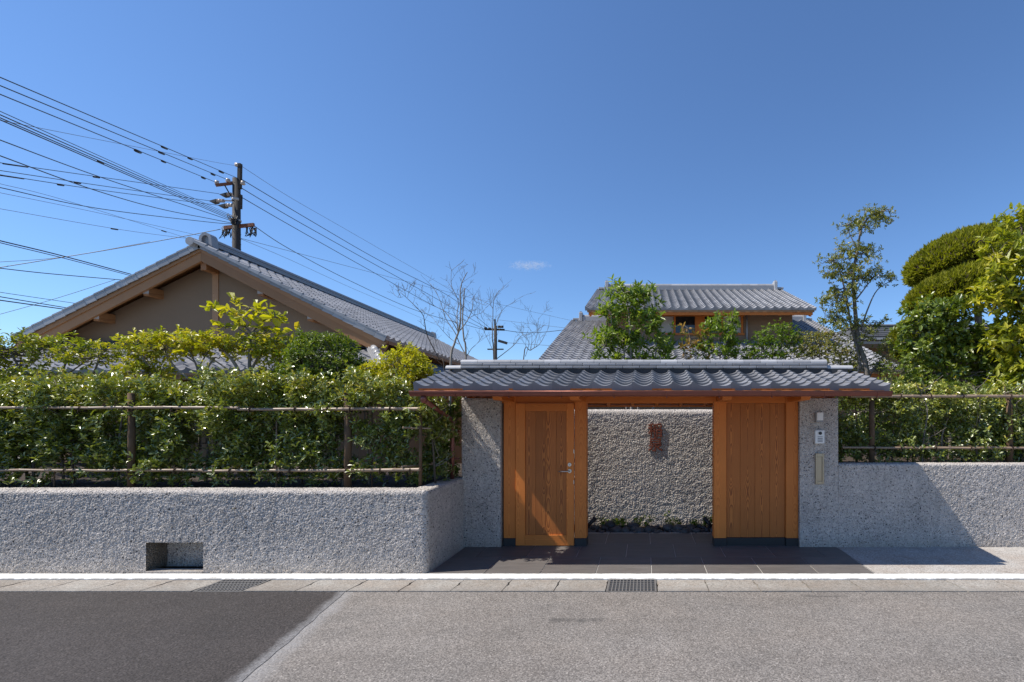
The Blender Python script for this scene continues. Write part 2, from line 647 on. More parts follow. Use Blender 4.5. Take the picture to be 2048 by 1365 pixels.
M_ASPHALT = mat_asphalt('asphalt_worn', (0.2, 0.182, 0.166), True)
M_ASPHALT2 = mat_asphalt('asphalt_new', (0.052, 0.0455, 0.0435), True)
M_WALL = mat_concrete_rough('hammered_concrete', (0.56, 0.51, 0.465), 0.95)
M_WALL2 = mat_concrete_rough('hammered_concrete_warm', (0.56, 0.51, 0.46), 0.2, 0.02)
M_NICHE = mat_concrete_rough('shaded_niche_concrete', (0.2, 0.172, 0.138), 0.6)  # dirtier concrete darkened further; recess shade put into the colour
M_KERB = mat_kerb('kerb_concrete', (0.335, 0.315, 0.285))
M_APRON = mat_kerb('apron_concrete', (0.4, 0.38, 0.355))
M_WHITE = mat_paint('white_road_paint')
M_PAVER = mat_stonetile('porch_stone', (0.118, 0.107, 0.1))
M_GROUT = mat_plain('grout', (0.62, 0.6, 0.56), 0.9, bump=0.002)
M_SOIL = mat_plain('soil', (0.045, 0.03, 0.02), 0.95, var=0.4, scale=22, bump=0.03)
M_GROUND = mat_plain('ground_earth', (0.16, 0.14, 0.11), 0.95, var=0.3, scale=3, bump=0.02)
HC0, HC1 = (0.67, 0.22, 0.042), (0.36, 0.135, 0.038)
M_WZ = mat_wood('cypress_upright', HC0, (0.5, 0.135, 0.021), 'Z')
M_WX = mat_wood('cypress_lengthwise', HC0, (0.5, 0.135, 0.021), 'X')
M_WY = mat_wood('cypress_crosswise', HC0, (0.5, 0.135, 0.021), 'Y')
M_DOOR = mat_wood('cedar_door_board', (0.58, 0.195, 0.04), (0.2, 0.05, 0.009), 'Z', ring=75)
M_OLDX = mat_wood('weathered_cedar_x', (0.44, 0.225, 0.095), (0.27, 0.12, 0.045), 'X')
M_OLDY = mat_wood('weathered_cedar_y', (0.42, 0.2, 0.08), (0.25, 0.1, 0.035), 'Y')
M_TILE = mat_tile('kawara_tile', (0.205, 0.205, 0.215))
M_TILE2 = mat_tile('kawara_tile_house', (0.3, 0.295, 0.298))
M_TILEDK = mat_plain('dark_roof_mortar', (0.03, 0.032, 0.036), 0.8)  # near-black mortar and flashing, evenly coloured
M_RIDGE = mat_tile('kawara_ridge', (0.35, 0.345, 0.345))
M_PLASTER = mat_plaster('brown_plaster', (0.265, 0.178, 0.112))
M_PLASTER2 = mat_plaster('tan_plaster', (0.27, 0.18, 0.115))
M_COPPER = mat_plain('copper_gutter', (0.21, 0.075, 0.055), 0.38, 0.55, 0.5, 0.2, 14)
M_STEEL = mat_plain('satin_steel', (0.55, 0.53, 0.5), 0.3, 1.0)
M_BRASS = mat_plain('satin_brass', (0.42, 0.36, 0.27), 0.36, 0.85)
M_BLACK = mat_plain('black_plastic', (0.02, 0.02, 0.022), 0.45)
M_GRILLE = mat_plain('steel_grating', (0.22, 0.21, 0.2), 0.55, 0.4, var=0.3, scale=30)
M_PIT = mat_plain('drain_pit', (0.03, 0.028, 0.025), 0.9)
M_PANEL = mat_plain('intercom_plate', (0.7, 0.7, 0.7), 0.35, 0.2)
M_GREYP = mat_plain('grey_plastic', (0.28, 0.28, 0.29), 0.5)
M_LAMPW = mat_plain('opal_lamp_cover', (0.72, 0.7, 0.67), 0.4)
M_RUST = mat_plain('rust_red_metal', (0.17, 0.042, 0.02), 0.6, 0.3, var=0.5, scale=40)
M_PLINTH = mat_plain('dark_granite', (0.017, 0.018, 0.02), 0.5, var=0.3, scale=50)
M_POLE = mat_plain('pole_concrete', (0.036, 0.03, 0.026), 0.85, var=0.35, scale=6)
M_WIRE = mat_plain('wire_black', (0.018, 0.018, 0.02), 0.55)
M_WIREG = mat_plain('wire_grey', (0.12, 0.12, 0.125), 0.6)
M_RUSTARM = mat_plain('rusty_arm', (0.2, 0.075, 0.04), 0.8, var=0.4, scale=20)
M_CERAMIC = mat_plain('insulator', (0.5, 0.42, 0.36), 0.35)
M_SLATE = mat_plain('slate_roof', (0.085, 0.088, 0.095), 0.75, var=0.35, scale=5)
M_EAVEGREY = mat_plain('grey_eave', (0.42, 0.4, 0.38), 0.7)
M_ROPE = mat_plain('hemp_rope', (0.05, 0.03, 0.018), 0.95, var=0.4, scale=60)
M_STONE = mat_plain('dark_pebble', (0.07, 0.07, 0.072), 0.6, var=0.5, scale=12)
M_CARD = mat_plain('pale_screen', (0.5, 0.5, 0.47), 0.7)
M_BLIND = mat_plain('dark_reveal', (0.06, 0.04, 0.03), 0.8)


def mat_glass(name):
    t = NT(name)
    return t.done(t.pbr((0.02, 0.022, 0.025), 0.06, spec=0.7))


M_GLASS = mat_glass('window_glass')


def mat_bamboo(name, base):
    t = NT(name)
    c = t.coord()
    n = t.noise(t.mapping(c, (3, 30, 30)), 2, 4)
    k = t.noise(c, 5, 4)
    col = t.mix(n, base, tuple(q * 0.62 for q in base))
    col = t.mix(t.ramp(k, [(0.5, 0.0), (0.75, 0.7)]), col, (0.17, 0.12, 0.08))
    return t.done(t.pbr(col, 0.45, spec=0.45))


M_BAMBOO = mat_bamboo('dry_bamboo', (0.36, 0.255, 0.175))
M_LOG = mat_bark('fence_log', (0.085, 0.052, 0.03), (0.16, 0.105, 0.065), 20)
M_BARK = mat_bark('bark_grey', (0.10, 0.085, 0.07), (0.24, 0.21, 0.18))
M_BARKD = mat_bark('bark_dark', (0.05, 0.038, 0.03), (0.13, 0.1, 0.075))
M_BARKL = mat_bark('bark_pale', (0.2, 0.17, 0.14), (0.36, 0.32, 0.27))

L_HEDGE = mat_leaf('leaf_hedge', [(0, (0.04, 0.064, 0.013)), (0.5, (0.105, 0.138, 0.023)), (0.86, (0.175, 0.205, 0.03)), (0.95, (0.2, 0.22, 0.03)), (1, (0.26, 0.24, 0.035))], 0.32, 0.2, spec=0.9, coat=0.8)
L_YELLOW = mat_leaf('leaf_yellow', [(0, (0.15, 0.175, 0.012)), (0.5, (0.27, 0.27, 0.016)), (0.85, (0.34, 0.31, 0.02)), (1, (0.34, 0.27, 0.03))], 0.42, 0.42)
L_YGREEN = mat_leaf('leaf_ygreen', [(0, (0.06, 0.09, 0.012)), (0.5, (0.13, 0.16, 0.018)), (0.85, (0.22, 0.235, 0.022)), (1, (0.3, 0.27, 0.03))], 0.36, 0.36)
L_ROUND = mat_leaf('leaf_round', [(0, (0.036, 0.065, 0.010)), (0.5, (0.075, 0.115, 0.015)), (1, (0.15, 0.18, 0.024))], 0.42, 0.36)
L_AZALEA = mat_leaf('leaf_azalea', [(0, (0.16, 0.185, 0.012)), (0.5, (0.29, 0.285, 0.014)), (1, (0.34, 0.31, 0.02))], 0.45, 0.4)
L_BROAD = mat_leaf('leaf_broad', [(0, (0.05, 0.095, 0.014)), (0.5, (0.105, 0.16, 0.024)), (1, (0.19, 0.235, 0.04))], 0.38, 0.42)
L_COPPER = mat_leaf('leaf_copper', [(0, (0.09, 0.08, 0.025)), (0.5, (0.19, 0.13, 0.05)), (1, (0.33, 0.2, 0.1))], 0.4, 0.35)
L_FERN = mat_leaf('leaf_fern', [(0, (0.05, 0.10, 0.01)), (0.5, (0.09, 0.15, 0.012)), (1, (0.15, 0.19, 0.02))], 0.45, 0.4)
L_SLENDER = mat_leaf('leaf_slender', [(0, (0.066, 0.09, 0.022)), (0.5, (0.125, 0.145, 0.038)), (0.9, (0.19, 0.195, 0.06)), (1, (0.2, 0.17, 0.07))], 0.33, 0.28)
L_CAMELLIA = mat_leaf('leaf_camellia', [(0, (0.042, 0.072, 0.012)), (0.55, (0.092, 0.135, 0.02)), (0.92, (0.16, 0.185, 0.026)), (1, (0.26, 0.22, 0.02))], 0.3, 0.32, spec=0.7, coat=0.4)
L_OAK = mat_leaf('leaf_oak', [(0, (0.08, 0.115, 0.013)), (0.5, (0.18, 0.205, 0.019)), (1, (0.31, 0.29, 0.03))], 0.36, 0.4)
L_CONIFER = mat_leaf('leaf_conifer', [(0, (0.075, 0.085, 0.014)), (0.5, (0.14, 0.155, 0.017)), (1, (0.21, 0.215, 0.022))], 0.6, 0.35, spec=0.2)
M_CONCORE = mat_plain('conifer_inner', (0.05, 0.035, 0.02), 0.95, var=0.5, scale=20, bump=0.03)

# ================================================================== the setting
def sheet(name, pts, z, mat, kind='structure', origin=(0, 0, 0)):
    m = MB()
    m.add([(x, y, z) for x, y in pts], [tuple(range(len(pts)))])
    return tag(m.build(name, mat, None, origin), kind=kind)


sheet('ground', [(-3000, 4.4), (3000, 4.4), (3000, 4000), (-3000, 4000)], -0.06, M_GROUND)
sheet('road', [(-400, -400), (400, -400), (400, 4.664), (-400, 4.664)], -0.008, M_ASPHALT)
# newer dark asphalt, with a ragged edge
edge = []
for i in range(61):
    y = 4.655 - i * 0.13
    x = -1.905 - 0.212 * y + 0.05 * noise.noise((y * 2.1, 0, 0)) + 0.022 * noise.noise((y * 11, 3, 0))
    edge.append((x, y))
patch_poly = [(-60, -3.2)] + [(-60, 4.655)] + edge
m = MB()
m.add([(x, y, -0.0045) for x, y in patch_poly], [tuple(range(len(patch_poly)))])
tag(m.build('asphalt_patch', M_ASPHALT2, None, (0, 0, 0)), kind='structure')

# kerb: white painted strip, then the shallow gutter made of half-metre blocks
kerb = MB()
kerb.box(-40, 40, 5.035, 5.197, -0.06, 0.0, 0.008)
KERB = tag(kerb.build('kerb', M_WHITE, None, (0, 0, 0)), kind='structure')
gut = MB()
gut.add([(-40, 4.664, -0.045), (40, 4.664, -0.045), (40, 5.035, -0.055), (-40, 5.035, -0.055)], [(0, 1, 2, 3)])
GUT = tag(gut.build('gutter_bed', M_PIT, None, (0, 0, 0)), kind='structure')
pr = random.Random(3)
for k in range(-22, 20):
    x0 = 0.118 + 0.5 * k
    if k in (-1, -9): continue
    m = MB()
    g0, g1 = pr.uniform(0.003, 0.008), pr.uniform(0.003, 0.008)
    # slab with one chipped corner, top falls towards the kerb
    zt = [0.0 + pr.uniform(-0.002, 0.002), -0.016 + pr.uniform(-0.002, 0.002)]
    c = pr.uniform(0.02, 0.05)
    poly = [(x0 + g0, 4.668), (x0 + 0.5 - g1, 4.668), (x0 + 0.5 - g1, 4.86 + c), (x0 + 0.5 - g1 - pr.uniform(0.004, 0.016), 4.9 + c),
            (x0 + 0.5 - g1, 4.95 + c), (x0 + 0.5 - g1, 5.031), (x0 + g0, 5.031), (x0 + g0, 4.92), (x0 + g0 + pr.uniform(0.004, 0.02), 4.87), (x0 + g0, 4.80)]
    top = [Vector((x, y, zt[0] + (zt[1] - zt[0]) * (y - 4.668) / 0.363)) for x, y in poly]
    m.prism([(p.x, p.y, p.z - 0.05) for p in top], (0, 0, 0.05))
    m.build('gutter_block', M_KERB, GUT)


def grate(k, label):
    x0 = 0.118 + 0.5 * k
    t = thing('drain_grate', (x0 + 0.25, 4.85, -0.05), label, 'drain grate', 'steel grates in the gutter')
    fr = MB()
    for (a, b, c, d) in ((x0 + .004, x0 + .496, 4.672, 4.69), (x0 + .004, x0 + .496, 5.01, 5.028), (x0 + .004, x0 + .022, 4.69, 5.01), (x0 + .478, x0 + .496, 4.69, 5.01)):
        fr.box(a, b, c, d, -0.045, -0.006)
    fr.build('frame', M_GRILLE, t)
    for i in range(13):
        x = x0 + 0.022 + 0.456 * (i + 0.5) / 13 - 0.0175
        one('bar', M_GRILLE, t, 'box', x - 0.005, x + 0.005, 4.69, 5.01, -0.04, -0.008)
    for i in range(1, 6):
        y = 4.69 + 0.32 * i / 6
        one('cross_bar', M_GRILLE, t, 'box', x0 + .022, x0 + .478, y - .006, y + .006, -0.036, -0.0065)


grate(-1, 'steel grid drain grate in the gutter in front of the open gateway')
grate(-9, 'steel drain grate in the gutter near the wall niche, beside dark asphalt')

# porch of dark stone slabs in running bond, pale joints
porch = MB()
porch.box(-2.34, 2.478, 5.199, 7.05, -0.05, -0.006)
PORCH = tag(porch.build('porch_bed', M_GROUT, None), kind='structure')
for r in range(3):
    y0, y1 = 5.2 + 0.6 * r, 5.2 + 0.6 * (r + 1)
    xs = [-2.33 + 0.6 * i for i in range(9)] if r % 2 == 0 else [-2.33] + [-2.03 + 0.6 * i for i in range(8)] + [2.475]
    for a, b in zip(xs[:-1], xs[1:]):
        if b - a < 0.05: continue
        one('paving_slab', M_PAVER, PORCH, 'box', a + .0035, b - .0035, y0 + .003, y1 - .003, -0.04, 0.0, 0.0015)
sheet('concrete_apron', [(2.4785, 5.199), (12, 5.199), (12, 6.4), (2.4785, 6.4)], -0.002, M_APRON)
sheet('inner_court', [(-2.4, 7.05), (3.4, 7.05), (3.4, 12.3), (-2.4, 12.3)], -0.03, M_SOIL)


# ------------------------------------------------------------------ hammered concrete walls
def pebble(p, s=1.0):
    d = noise.voronoi(Vector(p) * 62.0 * s)[0][0]
    return 0.0085 * (0.42 - d) + 0.003 * noise.noise(Vector(p) * 16) + 0.0015 * noise.noise(Vector(p) * 4.0)


def sweep_wall(name, path, z0, z1, rad, thick, step, mat, parent, hole=None, amp=1.0, ends=(True, True), back=0.0):
    """front face path [(x,y)...] walked with the outside on the right-hand side of travel reversed; rounded top edge"""
    P = [Vector((x, y, 0)) for x, y in path]
    st, nr = [], []
    for i in range(len(P) - 1):
        d = P[i + 1] - P[i]
        n = max(1, int(round(d.length / step)))
        for k in range(n + (1 if i == len(P) - 2 else 0)):
            st.append(P[i] + d * k / n)
    for i in range(len(st)):
        a, b = st[max(i - 2, 0)], st[min(i + 2, len(st) - 1)]
        t = (b - a).normalized()
        nr.append(Vector((t.y, -t.x, 0)))          # outward
    prof = []                                       # (inset, z, normal inset part, normal z part)
    nz = int(round((z1 - rad - z0) / step))
    for k in range(nz + 1):
        prof.append((0, z0 + (z1 - rad - z0) * k / nz, 1, 0))
    for k in range(1, 7):
        a = k / 6 * PI / 2
        prof.append((rad - rad * math.cos(a), z1 - rad + rad * math.sin(a), math.cos(a), math.sin(a)))
    nt = max(1, int(round((thick - 2 * rad) / (step * 1.5))))
    for k in range(1, nt + 1):
        prof.append((rad + (thick - 2 * rad) * k / nt, z1, 0, 1))
    for k in range(1, 5):
        a = PI / 2 + k / 4 * PI / 2
        prof.append((thick - rad - rad * math.cos(a), z1 - rad + rad * math.sin(a), math.cos(a), math.sin(a)))
    prof.append((thick, max(z0, back), -1, 0))
    np_ = len(prof)
    V, F = [], []
    for s, n in zip(st, nr):
        for (ins, z, ni, nz_) in prof:
            p = s - n * ins + Vector((0, 0, z))
            dsp = pebble(p) * amp
            V.append(p + (n * ni + Vector((0, 0, nz_))) * dsp)
    for i in range(len(st) - 1):
        for k in range(np_ - 1):
            if hole:
                c = (st[i] + st[i + 1]) / 2
                zc = (prof[k][1] + prof[k + 1][1]) / 2
                if k < nz and hole[0] < c.x < hole[1] and hole[2] < zc < hole[3]: continue
            a = i * np_ + k
            F.append((a, a + np_, a + np_ + 1, a + 1))
    m = MB()
    m.add(V, F, True)
    if ends[0]: m.f.append(tuple(range(np_))); m.sm.append(False)
    if ends[1]: m.f.append(tuple((len(st) - 1) * np_ + k for k in range(np_))[::-1]); m.sm.append(False)
    return m.build(name, mat, parent, (0, 0, 0) if parent is None else ORG[parent], fix=False)


def rounded(path_a, corner, path_b, r, n=6):
    a, c, b = Vector((*path_a, 0)), Vector((*corner, 0)), Vector((*path_b, 0))
    u, v = (a - c).normalized(), (b - c).normalized()
    out = [path_a]
    for k in range(n + 1):
        t = k / n
        p = (c + u * r) * (1 - t) ** 2 + c * 2 * t * (1 - t) + (c + v * r) * t ** 2
        out.append((p.x, p.y))
    out.append(path_b)
    return out


PW = thing('planter_wall', (-5, 5.3, 0), 'low grey hammered concrete planter wall below the bamboo fence', 'wall')
pth = rounded((-7.7, 5.2), (-2.345, 5.2), (-2.345, 6.30), 0.06)
sweep_wall('wall_face', pth, -0.03, 0.893, 0.045, 0.24, 0.0075, M_WALL, PW, hole=(-5.366, -4.753, 0.02, 0.333))
m = MB()
m.box(-14, -7.7, 5.2, 5.44, -0.03, 0.893, 0.02)
m.build('wall_run', M_WALL, PW)
# drain niche
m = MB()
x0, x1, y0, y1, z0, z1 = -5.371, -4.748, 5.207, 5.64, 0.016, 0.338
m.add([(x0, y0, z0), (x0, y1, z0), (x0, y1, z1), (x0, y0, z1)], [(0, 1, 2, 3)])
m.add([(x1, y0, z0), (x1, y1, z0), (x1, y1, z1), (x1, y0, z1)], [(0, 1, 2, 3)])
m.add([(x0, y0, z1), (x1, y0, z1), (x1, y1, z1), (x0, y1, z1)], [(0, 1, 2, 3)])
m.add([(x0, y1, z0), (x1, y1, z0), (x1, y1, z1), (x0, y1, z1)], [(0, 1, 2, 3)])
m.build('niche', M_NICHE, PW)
m = MB()
m.box(x0 + .003, x1 - .003, 5.19, 5.30, -0.03, 0.022, 0.004)
m.build('niche_sill', M_APRON, PW)
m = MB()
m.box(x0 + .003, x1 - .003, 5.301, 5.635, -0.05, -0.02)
m.build('niche_floor', M_PIT, PW)  # near-black floor; the pit's shadow is put into its colour
one('brass_stud', M_BRASS, PW, 'tube', [(-4.405, 5.16, 0.70), (-4.405, 5.22, 0.70)], 0.008, 8)

# gate side walls and the low wall to the right
LW = thing('gate_side_wall', (-2.1, 6.37, 0), 'tall grey hammered concrete wall between the downpipe and the wooden door', 'wall')
sweep_wall('wall_face', [(-2.37, 6.25), (-1.866, 6.25)], -0.02, 1.93, 0.02, 0.22, 0.0105, M_WALL, LW, amp=0.8)
RW = thing('street_wall', (3.5, 6.37, 0), 'grey speckled concrete wall with intercom, stepping down to a low run', 'wall')
sweep_wall('wall_face', [(1.999, 6.25), (2.497, 6.25)], -0.02, 1.93, 0.018, 0.22, 0.0105, M_WALL, RW, amp=0.7)
sweep_wall('low_wall_face', [(2.4985, 6.2495), (6.6, 6.2495)], -0.02, 1.076, 0.03, 0.22, 0.0085, M_WALL, RW, amp=0.9)
m = MB()
m.box(6.6, 14, 6.25, 6.47, -0.02, 1.076, 0.02)
m.build('low_wall_run', M_WALL, RW)
SW = thing('screen_wall', (0.1, 7.7, 0), 'sunlit rough grey wall seen through the open gateway', 'wall')
sweep_wall('wall_face', [(-1.15, 7.55), (1.35, 7.55)], -0.04, 1.80, 0.07, 0.24, 0.0068, M_WALL2, SW, amp=1.15)
m = MB()
m.box(-2.3, -1.15, 7.553, 7.79, -0.04, 1.795, 0.02)
m.box(1.35, 2.3, 7.553, 7.79, -0.04, 1.795, 0.02)
m.build('wall_end', M_WALL2, SW)

# soil of the raised beds
m = MB()


def soil_bed(x0, x1, y0, y1, z, name):
    nx, ny = int((x1 - x0) / 0.12), int((y1 - y0) / 0.12)
    m = MB()
    V = []
    for j in range(ny + 1):
        for i in range(nx + 1):
            x, y = x0 + (x1 - x0) * i / nx, y0 + (y1 - y0) * j / ny
            V.append((x, y, z + 0.03 * noise.noise((x * 3, y * 3, 0)) + 0.012 * noise.noise((x * 11, y * 11, 0))))
    F = [(j * (nx + 1) + i, j * (nx + 1) + i + 1, (j + 1) * (nx + 1) + i + 1, (j + 1) * (nx + 1) + i) for j in range(ny) for i in range(nx)]
    m.add(V, F, True)
    return tag(m.build(name, M_SOIL, None, None, False), kind='structure')


soil_bed(-14, -2.5, 5.36, 8.6, 0.86, 'planting_soil')
soil_bed(2.35, 12, 6.42, 9.5, 1.0, 'planting_soil_right')
m = MB()
m.box(-2.5, -2.37, 5.5, 8.0, -0.03, 0.84)
m.build('bed_retaining_edge', M_WALL2, PW)

# ================================================================== gate
GATE = thing('roofed_gate', (0.08, 6.35, 0), 'roofed cypress gate with grey tiled roof over the porch', 'gate')
YF = 6.295                                  # front of the posts
for (a, b) in ((-1.842, -1.683), (-0.918, -0.762), (0.898, 1.061), (1.836, 1.998)):
    one('post', M_WZ, GATE, 'box', a, b, YF, YF + 0.16, 0.10, 1.99, 0.006)
    one('post_base', M_PLINTH, GATE, 'box', a - .003, b + .003, YF - .004, YF + 0.165, -0.004, 0.102, 0.004)
one('plinth', M_PLINTH, GATE, 'box', 1.065, 1.832, YF + .02, YF + 0.13, -0.004, 0.104, 0.004)
one('lintel', M_WX, GATE, 'box', -1.95, 2.1, YF + 0.012, YF + 0.13, 1.862, 1.985, 0.005)
# fixed panel of four upright boards
bx = [1.0635, 1.246, 1.439, 1.634, 1.8335]
for a, b in zip(bx[:-1], bx[1:]):
    one('board', M_DOOR, GATE, 'box', a + .001, b - .001, YF + .035, YF + .06, 0.105, 1.86, 0.0025)
# roof carpentry
SL = 0.25
RS = 0.36
for xa in (-1.762, -0.84, 0.98, 1.917):
    m = MB()
    w = 0.055
    poly = [(xa - w, 5.72, 1.965), (xa - w, 5.78, 1.885), (xa - w, YF - .001, 1.875), (xa - w, YF - .001, 1.965)]
    m.prism(poly, (2 * w, 0, 0))
    m.build('bracket_arm', M_WY, GATE)
one('eave_purlin', M_WX, GATE, 'box', -2.42, 2.57, 5.66, 5.76, 1.968, 2.058, 0.004)
one('rear_purlin', M_WX, GATE, 'box', -2.42, 2.57, 6.92, 7.02, 1.93, 2.02, 0.004)
one('ridge_beam', M_WX, GATE, 'box', -2.44, 2.59, 6.2, 6.32, 2.045, 2.145, 0.004)
for i in range(15):
    x = -2.4 + 4.95 * i / 14
    one('rafter', M_WY, GATE, 'beam', (x, 5.33, 1.915 + 0.03), (x, 6.26, 1.915 + 0.03 + 0.93 * SL), 0.045, 0.05)
    one('rafter', M_WY, GATE, 'beam', (x + .1, 6.262, 2.178), (x + .1, 7.17, 2.178 - .908 * RS), 0.045, 0.05)
m = MB()
c_, s_ = 1 / math.hypot(1, SL), SL / math.hypot(1, SL)
m.beam((0.077, 5.30, 1.943 + .0405), (0.077, 6.26, 1.943 + .0405 + .96 * SL), 5.12, 0.018, up=(0, 0, 1))
m.build('roof_deck', M_WX, GATE)
m = MB()
m.beam((0.077, 6.264, 2.22), (0.077, 7.19, 2.22 - .926 * RS), 5.12, 0.018, up=(0, 0, 1))
RDECK = m.build('rear_roof_deck', M_WX, GATE)
one('light_stop_strip', M_COPPER, GATE, 'box', -2.5, 2.65, 5.268, 5.2955, 1.9435, 1.9475)  # added strip, stops sunlight leaking between gutter and eave
one('eave_fascia', M_WX, GATE, 'box', -2.47, 2.62, 5.297, 5.325, 1.93, 1.972, 0.002)
one('rear_fascia', M_WX, GATE, 'box', -2.47, 2.62, 7.17, 7.195, 1.83, 1.882, 0.002)
one('verge_board', M_WY, GATE, 'beam', (-2.49, 5.36, 1.955), (-2.49, 6.255, 1.955 + .895 * SL), 0.025, 0.07)
one('verge_board', M_WY, GATE, 'beam', (2.645, 5.36, 1.955), (2.645, 6.255, 1.955 + .895 * SL), 0.025, 0.07)
one('verge_board', M_WY, GATE, 'beam', (-2.49, 6.265, 2.18), (-2.49, 7.16, 2.18 - .895 * RS), 0.025, 0.07)
one('verge_board', M_WY, GATE, 'beam', (2.645, 6.265, 2.18), (2.645, 7.16, 2.18 - .895 * RS), 0.025, 0.07)


# ------------------------------------------------------------------ clay tiles
def tile_prof(u, h):
    if u < 0.09: return h * (0.7 + 0.3 * math.sin(u / 0.09 * PI / 2))
    if u < 0.6:
        t = (u - 0.09) / 0.51
        return h * (1 - t) ** 1.75
    t = (u - 0.6) / 0.4
    return h * 0.62 * t ** 2.0 * 0.97


US = [0, 0.05, 0.1, 0.19, 0.28, 0.38, 0.48, 0.6, 0.72, 0.83, 0.92, 1.0]


def tile_geo(m, w, e, h, th, eave=0.0, us=US, ov=0.03):
    """pantile: x across, y up the slope from its front lip, z off the roof plane"""
    L = e + ov
    n = len(us)
    top, bot = [], []
    xs = [-0.02 * w + u * 1.02 * w for u in us]
    z0 = lambda u: tile_prof(u, h)
    A = [(x, 0.0, z0(u) + th) for x, u in zip(xs, us)]
    B = [(x, L, z0(u) + th - th * L / e) for x, u in zip(xs, us)]
    m.add(A + B, [(i, i + 1, n + i + 1, n + i) for i in range(n - 1)], True)
    if eave:
        lo = [(x, -0.004, -eave) for x in xs]
        up = [(x, -0.004, z0(u) + th) for x, u in zip(xs, us)]
        m.add(up + lo, [(i, n + i, n + i + 1, i + 1) for i in range(n - 1)])
        m.add([(xs[0], -0.004, -eave), (xs[-1], -0.004, -eave), (xs[-1], 0.05, -eave), (xs[0], 0.05, -eave)], [(0, 1, 2, 3)])
    else:
        lo = [(x, 0.002, z0(u) - 0.002) for x, u in zip(xs, us)]
        m.add(A + lo, [(i, n + i, n + i + 1, i + 1) for i in range(n - 1)])
    m.add([(xs[0], 0, z0(0) + th), (xs[0], L, z0(0)), (xs[0], L, z0(0) - .6 * h - .01), (xs[0], 0, z0(0) - .6 * h - .01)], [(0, 1, 2, 3)])
    m.add([(xs[-1], 0, z0(1) + th), (xs[-1], L, z0(1)), (xs[-1], L, -.012), (xs[-1], 0, -.012)], [(0, 1, 2, 3)])


def tile_mesh(name, mat, *a, **k):
    m = MB()
    tile_geo(m, *a, **k)
    return m.mesh(name, mat, (0, 0, 0), fix=False)


def roof_slope(parent, o, ux, uy, ncol, nrow, w, e, h, th, mat, single, skip=None, eave=0.045, us=US, jitter=0.0015):
    """cover a slope with tiles. o: eave corner, ux: along the eave, uy: up the slope. single(c, r): a tile of its own"""
    ux, uy = Vector(ux).normalized(), Vector(uy).normalized()
    uy = (uy - ux * uy.dot(ux)).normalized()
    uz = ux.cross(uy)
    if uz.z < 0: uz = -uz
    base = Matrix((ux, uy, uz)).transposed().to_4x4()
    me = tile_mesh('roof_tile', mat, w, e, h, th, us=us)
    me_e = tile_mesh('eave_tile', mat, w, e, h, th, eave=eave, us=us)
    rest = {False: MB(), True: MB()}
    g = MB(); tile_geo(g, w, e, h, th, us=us)
    ge = MB(); tile_geo(ge, w, e, h, th, eave=eave, us=us)
    o = Vector(o)
    lump = MB()
    rr = random.Random(5)
    for r in range(nrow):
        for c in range(ncol):
            if skip and skip(c, r): continue
            p = o + ux * (c * w + rr.uniform(-jitter, jitter)) + uy * (r * e + rr.uniform(-jitter, jitter)) + uz * rr.uniform(0, jitter)
            M = Matrix.Translation(p) @ base @ Matrix.Rotation(rr.uniform(-.006, .006), 4, 'Z')
            if single(c, r):
                inst('eave_tile' if r == 0 else 'roof_tile', me_e if r == 0 else me, parent, M)
            else:
                src = ge if r == 0 else g
                k = len(lump.v)
                lump.v += [tuple(M @ Vector(v)) for v in src.v]
                lump.f += [tuple(i + k for i in f) for f in src.f]
                lump.sm += src.sm
    if lump.v:
        tag(lump.build('roof_tiles_beyond', mat, parent, ORG[parent], False), kind='stuff')


EXP = 0.99 / 6
roof_slope(GATE, (-2.531, 5.30, 2.0), (1, 0, 0), (0, 1, SL), 24, 6, 5.216 / 24, EXP, 0.052, 0.02, M_TILE, lambda c, r: True)
roof_slope(GATE, (2.685, 7.205, 1.89), (-1, 0, 0), (0, -1, RS), 24, 6, 5.216 / 24, 1.0 / 6, 0.052, 0.02, M_TILE, lambda c, r: False)


# ridge of the gate: two flat courses and a round capping
def half_round(w, hh, L, mat, name, flat=0.0, n=9, taper=0.0):
    m = MB()
    V = []
    for k in range(n + 1):
        a = PI * k / n
        V.append((0.0, -math.cos(a) * w / 2, flat + math.sin(a) * hh))
    V = [(0, -w / 2, 0)] + V + [(0, w / 2, 0)]
    k = len(V)
    V2 = [(L, y * (1 - taper), z * (1 - taper)) for _, y, z in V]
    m.add(V + V2, [(i, i + 1, k + i + 1, k + i) for i in range(k - 1)], True)
    m.add(V, [tuple(range(k))])
    m.add(V2, [tuple(range(k))[::-1]])
    return m.mesh(name, mat, (0, 0, 0), True)


YR = 6.26
nr_ = 22
seg = (2.333 + 2.358) / nr_
capm = half_round(0.15, 0.036, seg - 0.003, M_RIDGE, 'ridge_cap', 0.018)
for i in range(nr_):
    inst('ridge_cap', capm, GATE, Matrix.Translation((-2.358 + i * seg, YR, 2.368)))
nosh = MB(); nosh.box(0, seg - 0.0025, -0.085, 0.085, 0, 0.031, 0.006)
noshm = nosh.mesh('ridge_course', M_TILE)  # darker than the capping; weaker light on the courses put into the colour
for row, (z, off) in enumerate(((2.335, 0.07), (2.302, 0.16))):
    for i in range(nr_):
        inst('ridge_course', noshm, GATE, Matrix.Translation((-2.358 + i * seg + (0 if i == 0 else off - seg), YR, z + (0.0006 if i == 0 else 0))) @ Matrix.Scale(1.0 + 0.06 * row, 4, (0, 1, 0)))
    inst('ridge_course', noshm, GATE, Matrix.Translation((-2.358 + nr_ * seg - seg, YR, z + .0004)) @ Matrix.Scale(1.0 + 0.06 * row, 4, (0, 1, 0)))
one('ridge_mortar', M_TILEDK, GATE, 'box', -2.45, 2.6, YR - 0.07, YR + 0.07, 2.2, 2.301)
